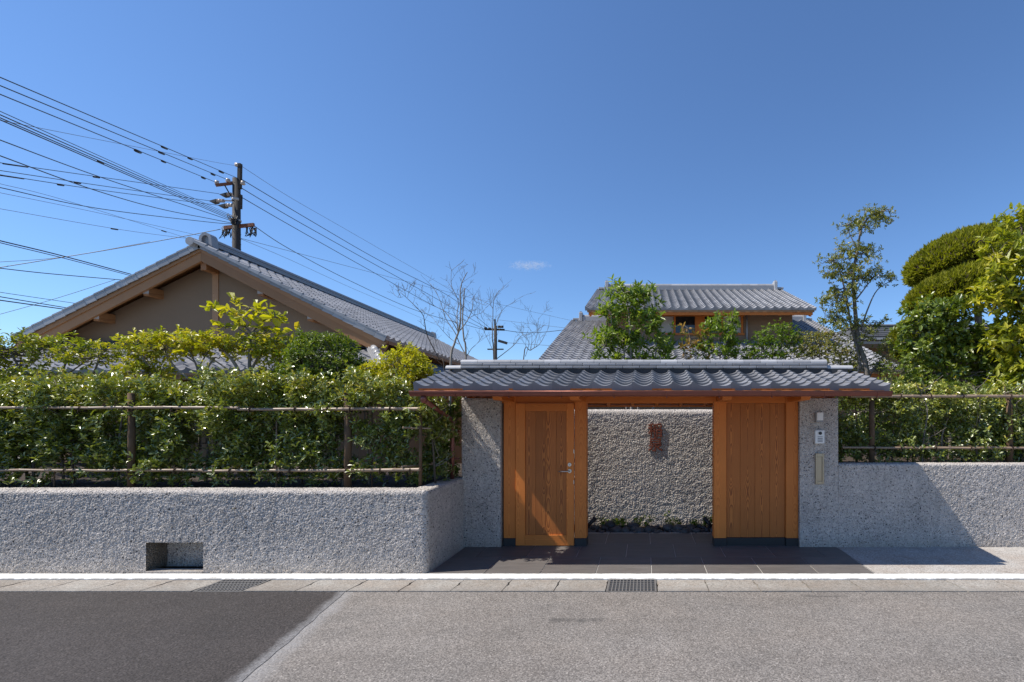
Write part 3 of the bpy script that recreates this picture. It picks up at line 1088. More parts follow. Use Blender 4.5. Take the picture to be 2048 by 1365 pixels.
endm = half_round(0.13, 0.045, 0.2, M_RIDGE, 'ridge_end_tile', 0.005, taper=0.04)
inst('ridge_end_tile', endm, GATE, Matrix.Translation((-2.36, YR, 2.30)) @ Matrix.Rotation(PI, 4, 'Z'))
inst('ridge_end_tile', endm, GATE, Matrix.Translation((2.34, YR, 2.30)) @ Matrix.Diagonal((1.65, 1, 1, 1)))

# copper gutter and downpipe
GU = thing('copper_gutter', (0.06, 5.25, 1.95), 'long copper brown rain gutter under the gate eave', 'gutter')
m = MB()
n = 10
prof = [(5.247 - 0.036 * math.cos(PI * k / n), 1.955 - 0.052 * math.sin(PI * k / n)) for k in range(n + 1)]
inner = [(5.247 - 0.032 * math.cos(PI * k / n), 1.955 - 0.048 * math.sin(PI * k / n)) for k in range(n + 1)]
poly = prof + inner[::-1]
m.prism([(-2.545, y, z) for y, z in poly], (5.215, 0, 0))
gch = m.build('channel', M_COPPER, GU)
one('rim_bead', M_COPPER, GU, 'tube', [(-2.546, 5.211, 1.956), (2.671, 5.211, 1.956)], 0.006, 8)
for xx in (-2.546, 2.668):
    m = MB()
    m.prism([(xx, y, z) for y, z in prof], (0.003, 0, 0))
    m.build('end_cap', M_COPPER, GU)
for i in range(9):
    x = -2.05 + i * 0.57
    m = MB()
    m.tube([(x, 5.2095, 1.958)] + [(x, 5.247 - .039 * math.cos(PI * k / 8), 1.955 - .055 * math.sin(PI * k / 8)) for k in range(1, 8)] + [(x, 5.287, 1.958), (x, 5.31, 1.95)], 0.0035, 6)
    m.tube([(x + .004, 5.235, 1.902), (x + .008, 5.235, 1.885)], 0.005, 6)
    m.build('gutter_hanger', M_COPPER, GU)
DP = thing('downpipe', (-2.45, 6.2, 0.9), 'round copper brown downpipe bending from gutter end to planted bed', 'downpipe')
m = MB()
A, B = Vector((-2.405, 5.262, 1.868)), Vector((-2.46, 6.16, 1.64))
bend = [B + (A - B).normalized() * 0.07, B + (A - B).normalized() * 0.025 + Vector((0, 0, -.006)), B + Vector((0, 0.01, -0.03)), B + Vector((0, 0.012, -0.08))]
m.tube([A] + bend + [(-2.46, 6.172, 1.2), (-2.46, 6.172, 0.86)], 0.027, 12)
m.build('pipe', M_COPPER, DP)
m = MB()
for k in range(5):
    pass
m.tube([(-2.405, 5.262, 1.832), (-2.405, 5.258, 1.842), (-2.405, 5.255, 1.865), (-2.405, 5.25, 1.888), (-2.405, 5.247, 1.905)], [0.012, 0.028, 0.036, 0.034, 0.026], 14)
m.build('outlet_knee', M_COPPER, DP)
for z in (1.5, 1.15):
    one('pipe_clip', M_COPPER, DP, 'box', -2.492, -2.37, 6.168, 6.176, z - .012, z + .012)

# the door
DR = thing('gate_door', (-1.305, 6.29, 0), 'closed cypress gate door with lever handle and cedar board panel', 'door')
dx0, dx1, dy0, dy1, dz0, dz1 = -1.6785, -0.9235, 6.272, 6.312, 0.012, 1.858
px0, px1, pz0, pz1 = -1.556, -1.02, 0.148, 1.757
one('stile', M_WZ, DR, 'box', dx0, px0, dy0, dy1, dz0, dz1, 0.003)
one('stile', M_WZ, DR, 'box', px1, dx1, dy0, dy1, dz0, dz1, 0.003)
one('top_rail', M_WX, DR, 'box', px0 + .0005, px1 - .0005, dy0 + .001, dy1, pz1, dz1, 0.002)
one('bottom_rail', M_WX, DR, 'box', px0 + .0005, px1 - .0005, dy0 + .001, dy1, dz0, pz0, 0.002)
for i in range(4):
    a, b = px0 + (px1 - px0) * i / 4, px0 + (px1 - px0) * (i + 1) / 4
    one('panel_board', M_DOOR, DR, 'box', a + .0008, b - .0008, dy0 + .018, dy1 - .006, pz0, pz1, 0.002)
hx, hz = -0.977, 0.98
LV = MB()
LV.tube([(hx, dy0 - .001, hz), (hx, dy0 - .012, hz)], 0.026, 20)
LV.tube([(hx, dy0 - .012, hz), (hx, dy0 - .05, hz), (hx - .012, dy0 - .058, hz), (hx - .135, dy0 - .058, hz)], 0.0085, 10)
LV.build('lever_handle', M_STEEL, DR)
m = MB()
m.tube([(hx, dy0 - .001, hz + .083), (hx, dy0 - .012, hz + .083)], 0.024, 20)
lk = m.build('lock_cylinder', M_STEEL, DR)
one('keyhole', M_BLACK, lk, 'box', hx - .002, hx + .002, dy0 - .014, dy0 - .0125, hz + .075, hz + .091)
for z in (1.235, 0.835):
    one('strike_plate', M_STEEL, DR, 'box', dx1 - .004, dx1 + .004, dy0 - .003, dy0 + .02, z - .025, z + .025)

# fittings on the street wall
YW = 6.232
LP = thing('wall_lamp', (2.236, YW, 1.69), 'small square unlit lamp with white cover above the intercom', 'lamp')
one('back_box', M_GREYP, LP, 'box', 2.19, 2.282, YW - .045, YW + .03, 1.615, 1.735, 0.004)
one('cover', M_LAMPW, LP, 'box', 2.196, 2.278, YW - .062, YW - .046, 1.638, 1.74, 0.005)
IC = thing('intercom', (2.25, YW, 1.42), 'silver intercom panel with black camera eye on the street wall', 'intercom')
one('face_plate', M_PANEL, IC, 'box', 2.188, 2.308, YW - .022, YW + .03, 1.338, 1.512, 0.006)
m = MB()
m.tube([(2.25, YW - .0225, 1.472), (2.25, YW - .03, 1.472)], 0.021, 20)
lens = m.build('camera_eye', M_BLACK, IC)
for z, hh in ((1.426, .005), (1.400, .009), (1.371, .009)):
    one('speaker_slot', M_GREYP, IC, 'box', 2.218, 2.281, YW - .0245, YW - .02, z - hh, z + hh)
ML = thing('mail_slot', (2.25, YW, 1.0), 'tall narrow bronze mail slot in the street wall', 'mail slot')
for (a, b, c, d) in ((2.196, 2.217, .817, 1.212), (2.282, 2.303, .817, 1.212), (2.2172, 2.2818, 1.168, 1.212), (2.2172, 2.2818, .817, .852)):
    one('frame', M_BRASS, ML, 'box', a, b, YW - .016, YW + .04, c, d, 0.002)
one('flap', M_BRASS, ML, 'box', 2.2172, 2.2818, YW - .002, YW + .02, .852, 1.168, 0.002)

# name characters on the screen wall, cut from rust red metal
TX = thing('name_characters', (0.13, 7.5, 1.4), 'rust red metal name characters mounted on the rough screen wall', 'nameplate')
for ch, zc in (('稲', 1.405), ('泉', 1.185)):
    cu = bpy.data.curves.new('character', 'FONT')
    cu.body = ch
    cu.size = 0.235
    cu.extrude = 0.006
    cu.bevel_depth = 0.003
    cu.offset = 0.001
    cu.resolution_u = 2
    tmp = bpy.data.objects.new('tmp', cu)
    COL.objects.link(tmp)
    tmp.matrix_world = Matrix.Translation((0.045, 7.537, zc - 0.02)) @ Matrix.Rotation(PI / 2, 4, 'X')
    bpy.context.view_layer.update()
    me = bpy.data.meshes.new_from_object(tmp.evaluated_get(bpy.context.evaluated_depsgraph_get()))
    me.materials.clear()
    me.materials.append(M_RUST)
    M = tmp.matrix_world.copy()
    bpy.data.objects.remove(tmp)
    inst('character', me, TX, M)
    one('standoff', M_RUST, TX, 'tube', [(0.12, 7.538, zc + .07), (0.12, 7.555, zc + .07)], 0.006, 6)

# pebbles, small plants and two spotlights at the foot of the screen wall
pb = random.Random(9)
m = MB()
for i in range(420):
    x, y = pb.uniform(-1.3, 1.7), pb.uniform(7.03, 7.52)
    r = pb.uniform(0.012, 0.04) if i % 14 else pb.uniform(0.06, 0.09)
    sx, sy, sz = r * pb.uniform(.8, 1.4), r * pb.uniform(.8, 1.3), r * pb.uniform(.5, .9)
    vs = []
    for k in range(4):
        ph = (k + .5) / 4 * PI
        for q in range(6):
            th = q / 6 * 2 * PI + k * .3
            j = pb.uniform(.85, 1.15)
            vs.append((x + sx * math.sin(ph) * math.cos(th) * j, y + sy * math.sin(ph) * math.sin(th) * j, -0.02 + sz * .5 + sz * math.cos(ph)))
    fs = [tuple(range(6))[::-1]] + [(k * 6 + q, k * 6 + (q + 1) % 6, (k + 1) * 6 + (q + 1) % 6, (k + 1) * 6 + q) for k in range(3) for q in range(6)]
    m.add(vs, fs, True)
tag(m.build('pebbles', M_STONE, None), 'dark pebbles at the foot of the screen wall', 'pebbles', kind='stuff')
for xs_, tl, wh in ((-0.80, 0.06, 'left'), (0.94, -0.05, 'right')):
    t = thing('garden_spotlight', (xs_, 7.22, 0), 'black garden spotlight on a spike at the %s end of the pebble strip' % wh, 'spotlight', 'spotlights in the pebble strip')
    one('spike', M_BLACK, t, 'tube', [(xs_, 7.22, -0.02), (xs_, 7.22, 0.06)], 0.008, 8)
    one('head', M_BLACK, t, 'tube', [(xs_ - tl, 7.2, 0.05), (xs_ - tl * .2, 7.215, 0.1), (xs_ + tl, 7.25, 0.17)], [.026, .03, .034], 12)

# ================================================================== the house on the left
HL = thing('gabled_house', (-9.2, 12, 0), 'brown plastered house with tiled gable roof behind the left hedge', 'house')
D0 = 10.0
AX, AZ, EZ = -9.23, 5.255, 3.305            # apex line x, roof plane heights
HW = 3.86
SHX = -0.033                                # the ridge runs back and a touch to the left
LEN = 12.0
W2, E2, H2, T2 = 0.265, 4.33 / 18, 0.062, 0.026
rdir = Vector((SHX, 1, 0)).normalized()
NC = 45


def hx_at(y): return SHX * (y - D0)


# walls
m = MB()
WY = 10.42
gw = [(-12.55, 0), (-5.95, 0), (-5.95, 3.42), (AX, 5.05), (-12.55, 3.40)]
m.prism([(x + hx_at(WY), WY, z) for x, z in gw], (SHX * 11, 11, 0))
m.build('wall', M_PLASTER, HL)
one('gable_post', mat_wood('cedar_post', (0.5, 0.29, 0.15), (0.33, 0.16, 0.07), 'Z'), HL, 'box', AX + hx_at(WY) - .07, AX + hx_at(WY) + .06, WY - .02, WY + .05, 2.6, 4.93, 0.004)
# roof decks
for sgn, nm in ((1, 'roof'), (-1, 'roof')):
    m = MB()
    a = Vector((AX, D0 + .04, AZ - .03))
    b = Vector((AX + sgn * HW, D0 + .04, EZ - .03))
    off = Vector((0, 0, -0.05))
    m.prism([a, b, b + off, a + off], (SHX * (LEN - .08), LEN - .08, 0))
    if sgn > 0: RR = m.build('roof', M_OLDY, HL)
    else: RL = m.build('roof', M_OLDY, HL)
sl = Vector((-HW, 0, AZ - EZ)).normalized()
roof_slope(RR, (AX + HW, D0 + .02, EZ), rdir, sl, NC, 18, W2, E2, H2, T2, M_TILE2, lambda c, r: c < 17,
           us=[0, .05, .1, .22, .35, .5, .65, .82, 1.0], eave=0.05)
roof_slope(RL, Vector((AX - HW, D0 + .02, EZ)) + rdir * W2 * NC, -rdir, Vector((HW, 0, AZ - EZ)), NC, 18, W2, E2, H2, T2, M_TILE2, lambda c, r: False,
           us=[0, .1, .3, .6, .85, 1.0], eave=0.05)
# verge tiles: an L-shaped tile with a hanging side, one per course
for sgn in (1, -1):
    for r in range(18):
        t0, t1 = r / 18, (r + 1) / 18 - 0.0008
        a = Vector((AX + sgn * HW * (1 - t0), D0, EZ + (AZ - EZ) * t0))
        b = Vector((AX + sgn * HW * (1 - t1), D0, EZ + (AZ - EZ) * t1))
        d = (b - a).normalized()
        up = Vector((0, -1, 0)).cross(d)
        if up.z < 0: up = -up
        m = MB()
        lift = 0.012
        m.prism([a + up * (.05 + lift), b + up * .05, b - up * .075, a - up * (.075 - lift)], (0, .022, 0))
        m.prism([a + up * (.058 + lift) + Vector((0, -.006, 0)), b + up * .058 + Vector((0, -.006, 0)), b + up * .03 + Vector((0, -.006, 0)), a + up * (.03 + lift) + Vector((0, -.006, 0))], (0, .17, 0))
        m.build('verge_tile', M_TILE2, RR if sgn > 0 else RL)
# bargeboards, inner battens, purlin ends, soffit rafters
def along(sgn, t, y, dz=0):
    return Vector((AX + sgn * HW * (1 - t) + hx_at(y), y, EZ + (AZ - EZ) * t + dz))


for sgn in (1, -1):
    mt = M_OLDX
    ang = math.atan2(AZ - EZ, -sgn * HW)
    for nm, y0, y1, top, h in (('bargeboard', 10.05, 10.10, -.12, .19), ('barge_strip', 10.03, 10.06, -.08, .055)):
        m = MB()
        a0, a1 = along(sgn, -0.005, y0, 0), along(sgn, 1.0, y0, 0)
        a1.x = AX + sgn * 0.002
        m.prism([a0 + Vector((0, 0, top)), a1 + Vector((0, 0, top)), a1 + Vector((0, 0, top - h * 1.12)), a0 + Vector((sgn * -.1, 0, top - h * 1.12 + (.0)))], (0, y1 - y0, 0))
        m.build(nm, mt, HL)
    for y in (10.24,):
        one('verge_rafter', M_OLDX, HL, 'beam', along(sgn, 0.02, y, -.14), along(sgn, .985, y, -.14), 0.06, 0.09, up=(0, -1, 0))
    for t in (0.16, 0.42, 0.69):
        p = along(sgn, t, 10.1, -.33)
        one('purlin_end', M_OLDY, HL, 'box', p.x - .06, p.x + .06, 10.105, WY + .05, p.z - .1, p.z + .09, 0.006)
        one('purlin_cap', M_EAVEGREY, HL, 'box', p.x - .062, p.x + .062, 10.099, 10.106, p.z - .06, p.z + .092, 0.004)
p = along(1, 1.0, 10.1, -.36)
one('purlin_end', M_OLDY, HL, 'box', AX - .06, AX + .06, 10.105, WY + .05, AZ - .50, AZ - .30, 0.006)
# right-hand eave: fascia, rafters seen from below
one('eave_fascia', M_OLDY, HL, 'beam', along(1, 0.0, D0 + .12, -.07), along(1, 0, D0 + LEN - .1, -.07), 0.03, 0.07)
for i in range(24):
    y = 10.6 + i * .48
    one('rafter', M_OLDX, HL, 'beam', along(1, 0.01, y, -.1), along(1, .2, y, -.1), 0.05, 0.06, up=(0, 1, 0))
# ridge: stacked courses, round cap, end ornament
ra = Vector((AX, D0 - .03, AZ))
ridge_len = LEN
m = MB()
for zz, w, h in ((.05, .30, .05), (.10, .26, .04), (.145, .26, .04)):
    m.beam(ra + Vector((0, .2, zz)), ra + rdir * (ridge_len - .2) + Vector((0, 0, zz)), w, h, ch=.006)
m.build('ridge_courses', M_TILE, RR)  # darker tile on courses and cap; shaded ridge side put into the colour
cap2 = half_round(0.17, .06, 0.3, M_TILE, 'ridge_cap', .005)
rot = Matrix.Rotation(math.atan2(rdir.y, rdir.x), 4, 'Z')
for i in range(38):
    inst('ridge_cap', cap2, RR, Matrix.Translation(ra + rdir * (.25 + i * .304) + Vector((0, 0, .165))) @ rot)
# end ornament: arch-shaped plate with a hollow, and the round verge end tile
def oni(y, name):
    m = MB()
    c = ra + rdir * (y - ra.y) if y > 12 else Vector((AX + .02, y, AZ))
    outer, inner = [], []
    for k in range(13):
        a = PI * k / 12
        outer.append((math.cos(a) * .13, .06 + math.sin(a) * .13))
        inner.append((math.cos(a) * .075, .05 + math.sin(a) * .085))
    outer = [(.145, -.10)] + outer + [(-.145, -.10)]
    inner = [(.075, -.04)] + inner + [(-.075, -.04)]
    n = len(outer)
    F = [(c.x + u, c.y, c.z + .10 + v) for u, v in outer]
    I = [(c.x + u, c.y, c.z + .10 + v) for u, v in inner]
    m.add(F + I, [(i, i + 1, n + i + 1, n + i) for i in range(n - 1)])
    m.add([(x, y_ + .05, z) for x, y_, z in I] + I, [(i, i + 1, n + i + 1, n + i) for i in range(n - 1)])
    m.add([(x, y_ + .05, z) for x, y_, z in I], [tuple(range(n))])
    m.add(F + [(x, y_ + .16, z) for x, y_, z in F], [(i, i + 1, n + i + 1, n + i) for i in range(n - 1)])
    return m.build(name, M_TILE2, RR)


oni(10.12, 'ridge_ornament')
oni(D0 + LEN - .15, 'ridge_ornament')
one('round_end_tile', M_TILE2, RR, 'tube', [(AX - .11, D0 - .09, AZ + .04), (AX - .11, D0 + .35, AZ + .04)], .085, 18)
# pent roof in front of the gable
PD0, PD1, PZ0, PZ1 = 8.72, 10.38, 2.50, 3.13
ps = (PZ1 - PZ0) / (PD1 - PD0)
m = MB()
m.prism([(-13.3, PD0, PZ0 - .07), (-4.73, PD0, PZ0 - .07), (-5.83, PD1, PZ1 - .07), (-13.3, PD1, PZ1 - .07)], (0, 0, .04))
PR = m.build('pent_roof', M_OLDX, HL)
hipx = lambda r: -4.72 - 1.05 * (r / 7.0)
roof_slope(PR, (-13.3, PD0, PZ0), (1, 0, 0), (0, 1, ps), 33, 7, W2, math.hypot(PD1 - PD0, PZ1 - PZ0) / 7, H2, T2, M_TILE2, lambda c, r: True,
           skip=lambda c, r: -13.3 + (c + 1) * W2 > hipx(r), us=[0, .05, .1, .22, .35, .5, .65, .82, 1.0], eave=.05)
one('pent_flashing', M_TILEDK, PR, 'box', -13.0, -5.9, PD1 - .1, PD1 + .03, PZ1 + .02, PZ1 + .17, .006)
ha, hb = Vector((-5.83, PD1 - .05, PZ1 + .10)), Vector((-4.70, PD0 + .02, PZ0 + .09))
hd = (hb - ha).normalized()
m = MB()
m.beam(ha - Vector((0, 0, .06)), hb - Vector((0, 0, .06)), .24, .05, ch=.005)
m.beam(ha - Vector((0, 0, .015)), hb - Vector((0, 0, .015)), .21, .04, ch=.005)
m.build('hip_courses', M_RIDGE, PR)
for i in range(6):
    q0 = ha + (hb - ha) * (i / 6)
    q1 = ha + (hb - ha) * ((i + 1) / 6 - .004)
    one('hip_cap', M_RIDGE, PR, 'tube', [q0, q1], [.062, .066], 12)
m = MB()
m.prism([(-5.83, PD1, PZ1 - .05), (-4.72, PD0, PZ0 - .05), (-4.72, 20, PZ0 - .05), (-5.83, 20, PZ1 - .05)], (0, 0, .04))
SPR = m.build('side_pent_roof', M_OLDY, HL)
roof_slope(SPR, (-4.72, PD0, PZ0), (0, 1, 0), (-1.11, 0, PZ1 - PZ0), 42, 5, W2, math.hypot(1.11, PZ1 - PZ0) / 5, H2, T2, M_TILE2, lambda c, r: False,
           skip=lambda c, r: c * W2 < 1.66 * (r + .6) / 5, us=[0, .1, .3, .6, .85, 1.0], eave=.05)
one('pent_fascia', M_OLDX, HL, 'box', -13.3, -4.75, PD0 + .03, PD0 + .06, PZ0 - .14, PZ0 - .07)
for i in range(18):
    x = -12.9 + i * .47
    one('pent_rafter', M_OLDY, HL, 'beam', (x, PD0 + .04, PZ0 - .1), (x, PD1, PZ1 - .1), .05, .06)
one('lower_wall', M_PLASTER, HL, 'box', -12.5, -5.98, 10.1, 10.41, 0, 3.0)
m = MB()
m.box(-7.9, -6.6, 10.05, 10.09, 1.4, 2.4)
win = m.build('window', M_OLDX, HL)
one('pane', M_GLASS, win, 'box', -7.83, -6.67, 10.035, 10.048, 1.47, 2.33)

# ================================================================== the house on the right
HR = thing('two_storey_house', (2, 16, 0), 'tan two-storey house with stepped grey tiled roofs behind the gate', 'house')
# lower roof
LX0, LX1, LD0, LD1 = -2.93, 6.70, 12.5, 19.4
LZ0 = 2.89
LS = 0.383
LZ1 = LZ0 + LS * (LD1 - LD0)
m = MB()
m.prism([(LX0 + .05, LD0, LZ0 - .03), (LX0 + .05, LD1, LZ1 - .03), (LX0 + .05, LD1, LZ1 - .09), (LX0 + .05, LD0, LZ0 - .09)], (LX1 - LX0 - .1, 0, 0))
LR = m.build('lower_roof', M_OLDX, HR)
nrow = 31
el = math.hypot(LD1 - LD0, LZ1 - LZ0) / nrow
ncol = 36
wl_ = (LX1 - LX0) / ncol
big = lambda c, r: 3 <= r <= 30 and (c < 7 or (26 <= c and 3 <= r <= 9)) or (7 <= c < 26 and 3 <= r < 6)
roof_slope(LR, (LX0, LD0, LZ0), (1, 0, 0), (0, 1, LS), ncol, nrow, wl_, el, .07, .028, M_TILE2, big, us=[0, .05, .1, .22, .35, .5, .65, .82, 1.0])
m = MB()
m.prism([(LX0 + .05, LD1, LZ1 - .03), (LX0 + .05, LD1 + 5, LZ1 - 1.9), (LX0 + .05, LD1 + 5, LZ1 - 1.96), (LX0 + .05, LD1, LZ1 - .09)], (LX1 - LX0 - .1, 0, 0))
m.build('rear_roof', M_TILE2, HR)
# upper storey and roof
UX0, UX1, UD0, UD1 = -1.85, 5.30, 14.95, 18.85
UZ0 = 5.02
US_ = 0.41
UZ1 = UZ0 + US_ * (UD1 - UD0)
m = MB()
m.prism([(UX0 + .06, UD0, UZ0 - .03), (UX0 + .06, UD1, UZ1 - .03), (UX0 + .06, UD1, UZ1 - .1), (UX0 + .06, UD0, UZ0 - .1)], (UX1 - UX0 - .12, 0, 0))
UR = m.build('upper_roof', M_OLDX, HR)
nrowu, ncolu = 18, 27
eu = math.hypot(UD1 - UD0, UZ1 - UZ0) / nrowu
wu = (UX1 - UX0) / ncolu
roof_slope(UR, (UX0, UD0, UZ0), (1, 0, 0), (0, 1, US_), ncolu, nrowu, wu, eu, .07, .028, M_TILE2, lambda c, r: r < 11, us=[0, .05, .1, .22, .35, .5, .65, .82, 1.0])
m = MB()
m.prism([(UX0 + .06, UD1, UZ1 - .03), (UX0 + .06, UD1 + 3.9, UZ0 - .03), (UX0 + .06, UD1 + 3.9, UZ0 - .1), (UX0 + .06, UD1, UZ1 - .1)], (UX1 - UX0 - .12, 0, 0))
m.build('rear_upper_roof', M_TILE2, HR)


def ridge(x0, x1, y, z, par):
    m = MB()
    m.box(x0 + .12, x1 - .12, y - .13, y + .13, z - .08, z + .1, .008)
    m.build('ridge_courses', M_TILE2, par)
    n = int((x1 - x0 - .24) / .3)
    cm = half_round(.2, .07, (x1 - x0 - .24) / n - .004, M_RIDGE, 'ridge_cap', .02)
    for i in range(n):
        inst('ridge_cap', cm, par, Matrix.Translation((x0 + .12 + i * (x1 - x0 - .24) / n, y, z + .101)))
    for x, xx in ((x0 + .04, x0 - .28), (x1 - .04, x1 + .28)):
        m = MB()
        m.box(x - .07, x + .07, y - .16, y + .16, z - .1, z + .27, .02)
        m.tube([(x, y - .1, z + .26), (x, y + .1, z + .26)], .06, 10)
        m.build('ridge_ornament', M_RIDGE, par)
        one('ridge_end_tile', M_RIDGE, par, 'box', min(x, xx), max(x, xx), y - .09, y + .09, z - .03, z + .05, .012)


ridge(UX0 + .33, UX1 - .2, UD1, UZ1 + .06, UR)
ridge(LX0 + .33, LX1 - .3, LD1, LZ1 + .06, LR)
one('upper_fascia', M_WX, HR, 'box', UX0 + .1, UX1 - .1, UD0 + .03, UD0 + .07, UZ0 - .17, UZ0 - .06)
one('lower_fascia', M_WX, HR, 'box', LX0 + .1, LX1 - .1, LD0 + .03, LD0 + .07, LZ0 - .17, LZ0 - .06)
for i in range(16):
    x = UX0 + .3 + i * .44
    one('rafter', M_WY, HR, 'beam', (x, UD0 + .07, UZ0 - .14), (x, UD0 + .9, UZ0 - .14 + .83 * US_), .06, .08)
for x in (UX0 + .15, UX1 - .15):
    m = MB()
    m.beam((x, UD0 + .05, UZ0 - .12), (x, UD1, UZ1 - .12), .05, .2)
    m.beam((x, UD1, UZ1 - .12), (x, UD1 + 3.8, UZ0 - .12), .05, .2)
    m.build('bargeboard', M_WY, HR)
WD = 15.75
wallz0, wallz1 = 4.05, UZ0 + .05
# front wall in pieces around the window opening
wx0, wx1, wz0, wz1 = at(1312, 0, WD).x, at(1487, 0, WD).x, 4.40, 5.0
m = MB()
m.box(-1.25, wx0, WD, WD + .15, wallz0, wallz1)
m.box(wx1, 4.8, WD, WD + .15, wallz0, wallz1)
m.box(wx0, wx1, WD, WD + .15, wallz0, wz0)
m.box(wx0, wx1, WD, WD + .15, wz1, wallz1 + .01)
m.box(-1.25, 4.8, WD + .15, 22, 3.6, wallz1 - .02)
m.build('wall', M_PLASTER2, HR)
WN = MB()
for px in (1312, 1349, 1392, 1407, 1444, 1484):
    x = at(px, 0, WD).x
    WN.box(x - .03, x + .035, WD - .03, WD + .05, wz0, wz1)
WN.box(wx0 - .03, wx1 + .03, WD - .035, WD + .05, wz0 - .05, wz0 + .02)
WN.box(wx0 - .03, wx1 + .03, WD - .035, WD + .05, wz1 - .03, wz1 + .05)
win = WN.build('window', M_WX, HR)
x_ = [at(p, 0, WD).x for p in (1312, 1349, 1392, 1407, 1444, 1484)]
for a, b, mt in ((0, 1, M_CARD), (1, 2, M_GLASS), (3, 4, M_GLASS), (4, 5, M_CARD)):
    one('pane', mt, win, 'box', x_[a] + .03, x_[b] - .03, WD + .06, WD + .07, wz0 + .02, wz1 - .03)
one('corner_post', M_WZ, HR, 'box', at(1390, 0, WD).x, at(1409, 0, WD).x, WD - .02, WD + .04, wz0 + .03, wz1 - .04)
one('gutter_pipe', M_RIDGE, HR, 'tube', [(wx1 + .1, WD - .06, 4.0), (wx1 + .1, WD - .06, 5.0)], .03, 8)
m = MB()
m.box(LX0 + .7, LX1 - .7, LD0 + .9, LD1 + 4, -.02, LZ0 + .25)
m.build('lower_wall', M_PLASTER2, HR)

# neighbour far right: slate roof with a deep pale eave
NB = thing('neighbour_house', (8.5, 18, 0), 'house with flat dark slate roof and pale grey eave behind the slender tree', 'house')
A0 = at(1712, 650, 18); A1 = at(1860, 648, 18)
m = MB()
x0, x1 = at(1705, 0, 17.4).x, 14.0
zt, zb = at(0, 650, 18).z, at(0, 673, 17.2).z
m.prism([(x0 + .3, 18.2, zt), (x0, 17.2, zb), (x0, 17.2, zb - .05), (x0 + .3, 22, zb - .05), (x0 + .3, 22, zt)], (x1 - x0, 0, 0))
m.build('roof', M_SLATE, NB)
for i in range(6):
    z = zb + (zt - zb) * i / 6
    y = 17.2 + i / 6
    one('slate_course', M_SLATE, NB, 'beam', (x0 + .05, y, z + .012), (x1, y, z + .012), .04, .03)
one('eave_board', M_EAVEGREY, NB, 'box', x0 - .05, x1, 17.15, 17.25, zb - .13, zb - .052)
one('ridge_trim', M_EAVEGREY, NB, 'box', x0 + .3, x1, 18.1, 18.3, zt, zt + .04)
one('wall', M_PLASTER2, NB, 'box', x0 + .9, x1, 18.4, 22, 0, zb - .06)
m = MB()
m.box(x0 + .2, x1, 17.3, 18.4, zb - .25, zb - .14)
m.build('soffit', M_EAVEGREY, NB)

# ================================================================== utility poles and wires
def pole(px, top_py, d, r, label):
    b = at(px, 0, d)
    t = thing('utility_pole', (b.x, d, -.05), label, 'utility pole', 'utility poles')
    z = at(0, top_py, d).z
    one('pole_shaft', M_POLE, t, 'tube', [(b.x, d, -.05), (b.x, d, z * .5), (b.x, d, z)], [r * 1.25, r * 1.1, r * .95], 14)
    return t, b.x, z


PD = 24.0
U1, ux, uz = pole(473, 358, PD, .17, 'tall dark utility pole with rusty crossarm behind the gabled house')


def P1(px, py, dd=0): return at(px, py, PD + dd)


one('crossarm', M_RUSTARM, U1, 'beam', P1(432, 371, -.6), P1(483, 365, .3), .11, .13)
one('top_bracket', M_POLE, U1, 'beam', P1(479, 378), P1(480, 328), .14, .14, up=(0, 1, 0))
one('top_insulator', M_CERAMIC, U1, 'tube', [P1(472, 330), P1(479, 331)], .1, 8)
one('side_bracket', M_POLE, U1, 'beam', P1(481, 390), P1(480.5, 418), .12, .12, up=(0, 1, 0))
one('arm_brace', M_POLE, U1, 'tube', [P1(450, 372, -.3), P1(467, 402)], .03, 6)
for (x, y) in ((434, 366), (456, 362), (486, 367)):
    m = MB()
    m.tube([P1(x, y + 3, -.2), P1(x, y + 1, -.2), P1(x, y - 1, -.2), P1(x, y - 3.5, -.2)], [.07, .11, .07, .09], 10)
    m.build('pin_insulator', M_CERAMIC, U1)
for (x, y) in ((452, 389), (431, 402), (449, 411)):
    m = MB()
    m.prism([P1(x - 14, y, -.1), P1(x + 1, y - 4, -.1), P1(x - 1, y + 2, -.1), P1(x - 9, y + 3, -.1)], (0, .25, 0))
    m.build('sleeve_cover', M_WIRE, U1)
    m = MB()
    m.tube([P1(x + 1, y - 1), P1(468, y + .5)], .03, 6)
    for q in (4, 9, 15):
        if x + q < 465: m.tube([P1(x + q - 1.5, y), P1(x + q + 1.5, y)], .09, 8)
    m.build('strain_insulator', M_CERAMIC, U1)
one('cable_bracket', M_RUSTARM, U1, 'beam', P1(449, 456), P1(508, 450), .1, .16)
rw = random.Random(21)
for side, (cx, cy) in ((-1, (450, 462)), (1, (500, 460))):
    for k in range(9):
        m = MB()
        x = cx + rw.uniform(-9, 9)
        a = [P1(x, cy - 6 + rw.uniform(-3, 3)), P1(x + rw.uniform(-6, 6), cy + 4), P1(x + rw.uniform(-8, 8), cy + rw.uniform(6, 16)), P1(x + rw.uniform(2, 10), cy + rw.uniform(4, 12)), P1(x + rw.uniform(4, 12), cy - 4)]
        m.tube(a, .02, 5)
        m.build('cable_loop', M_WIRE, U1)
for k in range(10):
    m = MB()
    x, y = 466 + rw.uniform(-7, 4), 430 + rw.uniform(0, 18)
    m.tube([P1(x - 6, y - 3, -.3), P1(x + rw.uniform(-3, 3), y + 6, -.3), P1(x + 6, y + rw.uniform(2, 12), -.25), P1(x + 8, y + rw.uniform(-5, 2), -.2)], .022, 5)
    m.build('cable_tangle', M_WIRE, U1)
one('pole_band', M_EAVEGREY, U1, 'tube', [P1(473, 398), P1(473, 403)], .19, 14)
one('pole_band', M_EAVEGREY, U1, 'tube', [P1(473, 440), P1(473, 443)], .2, 14)
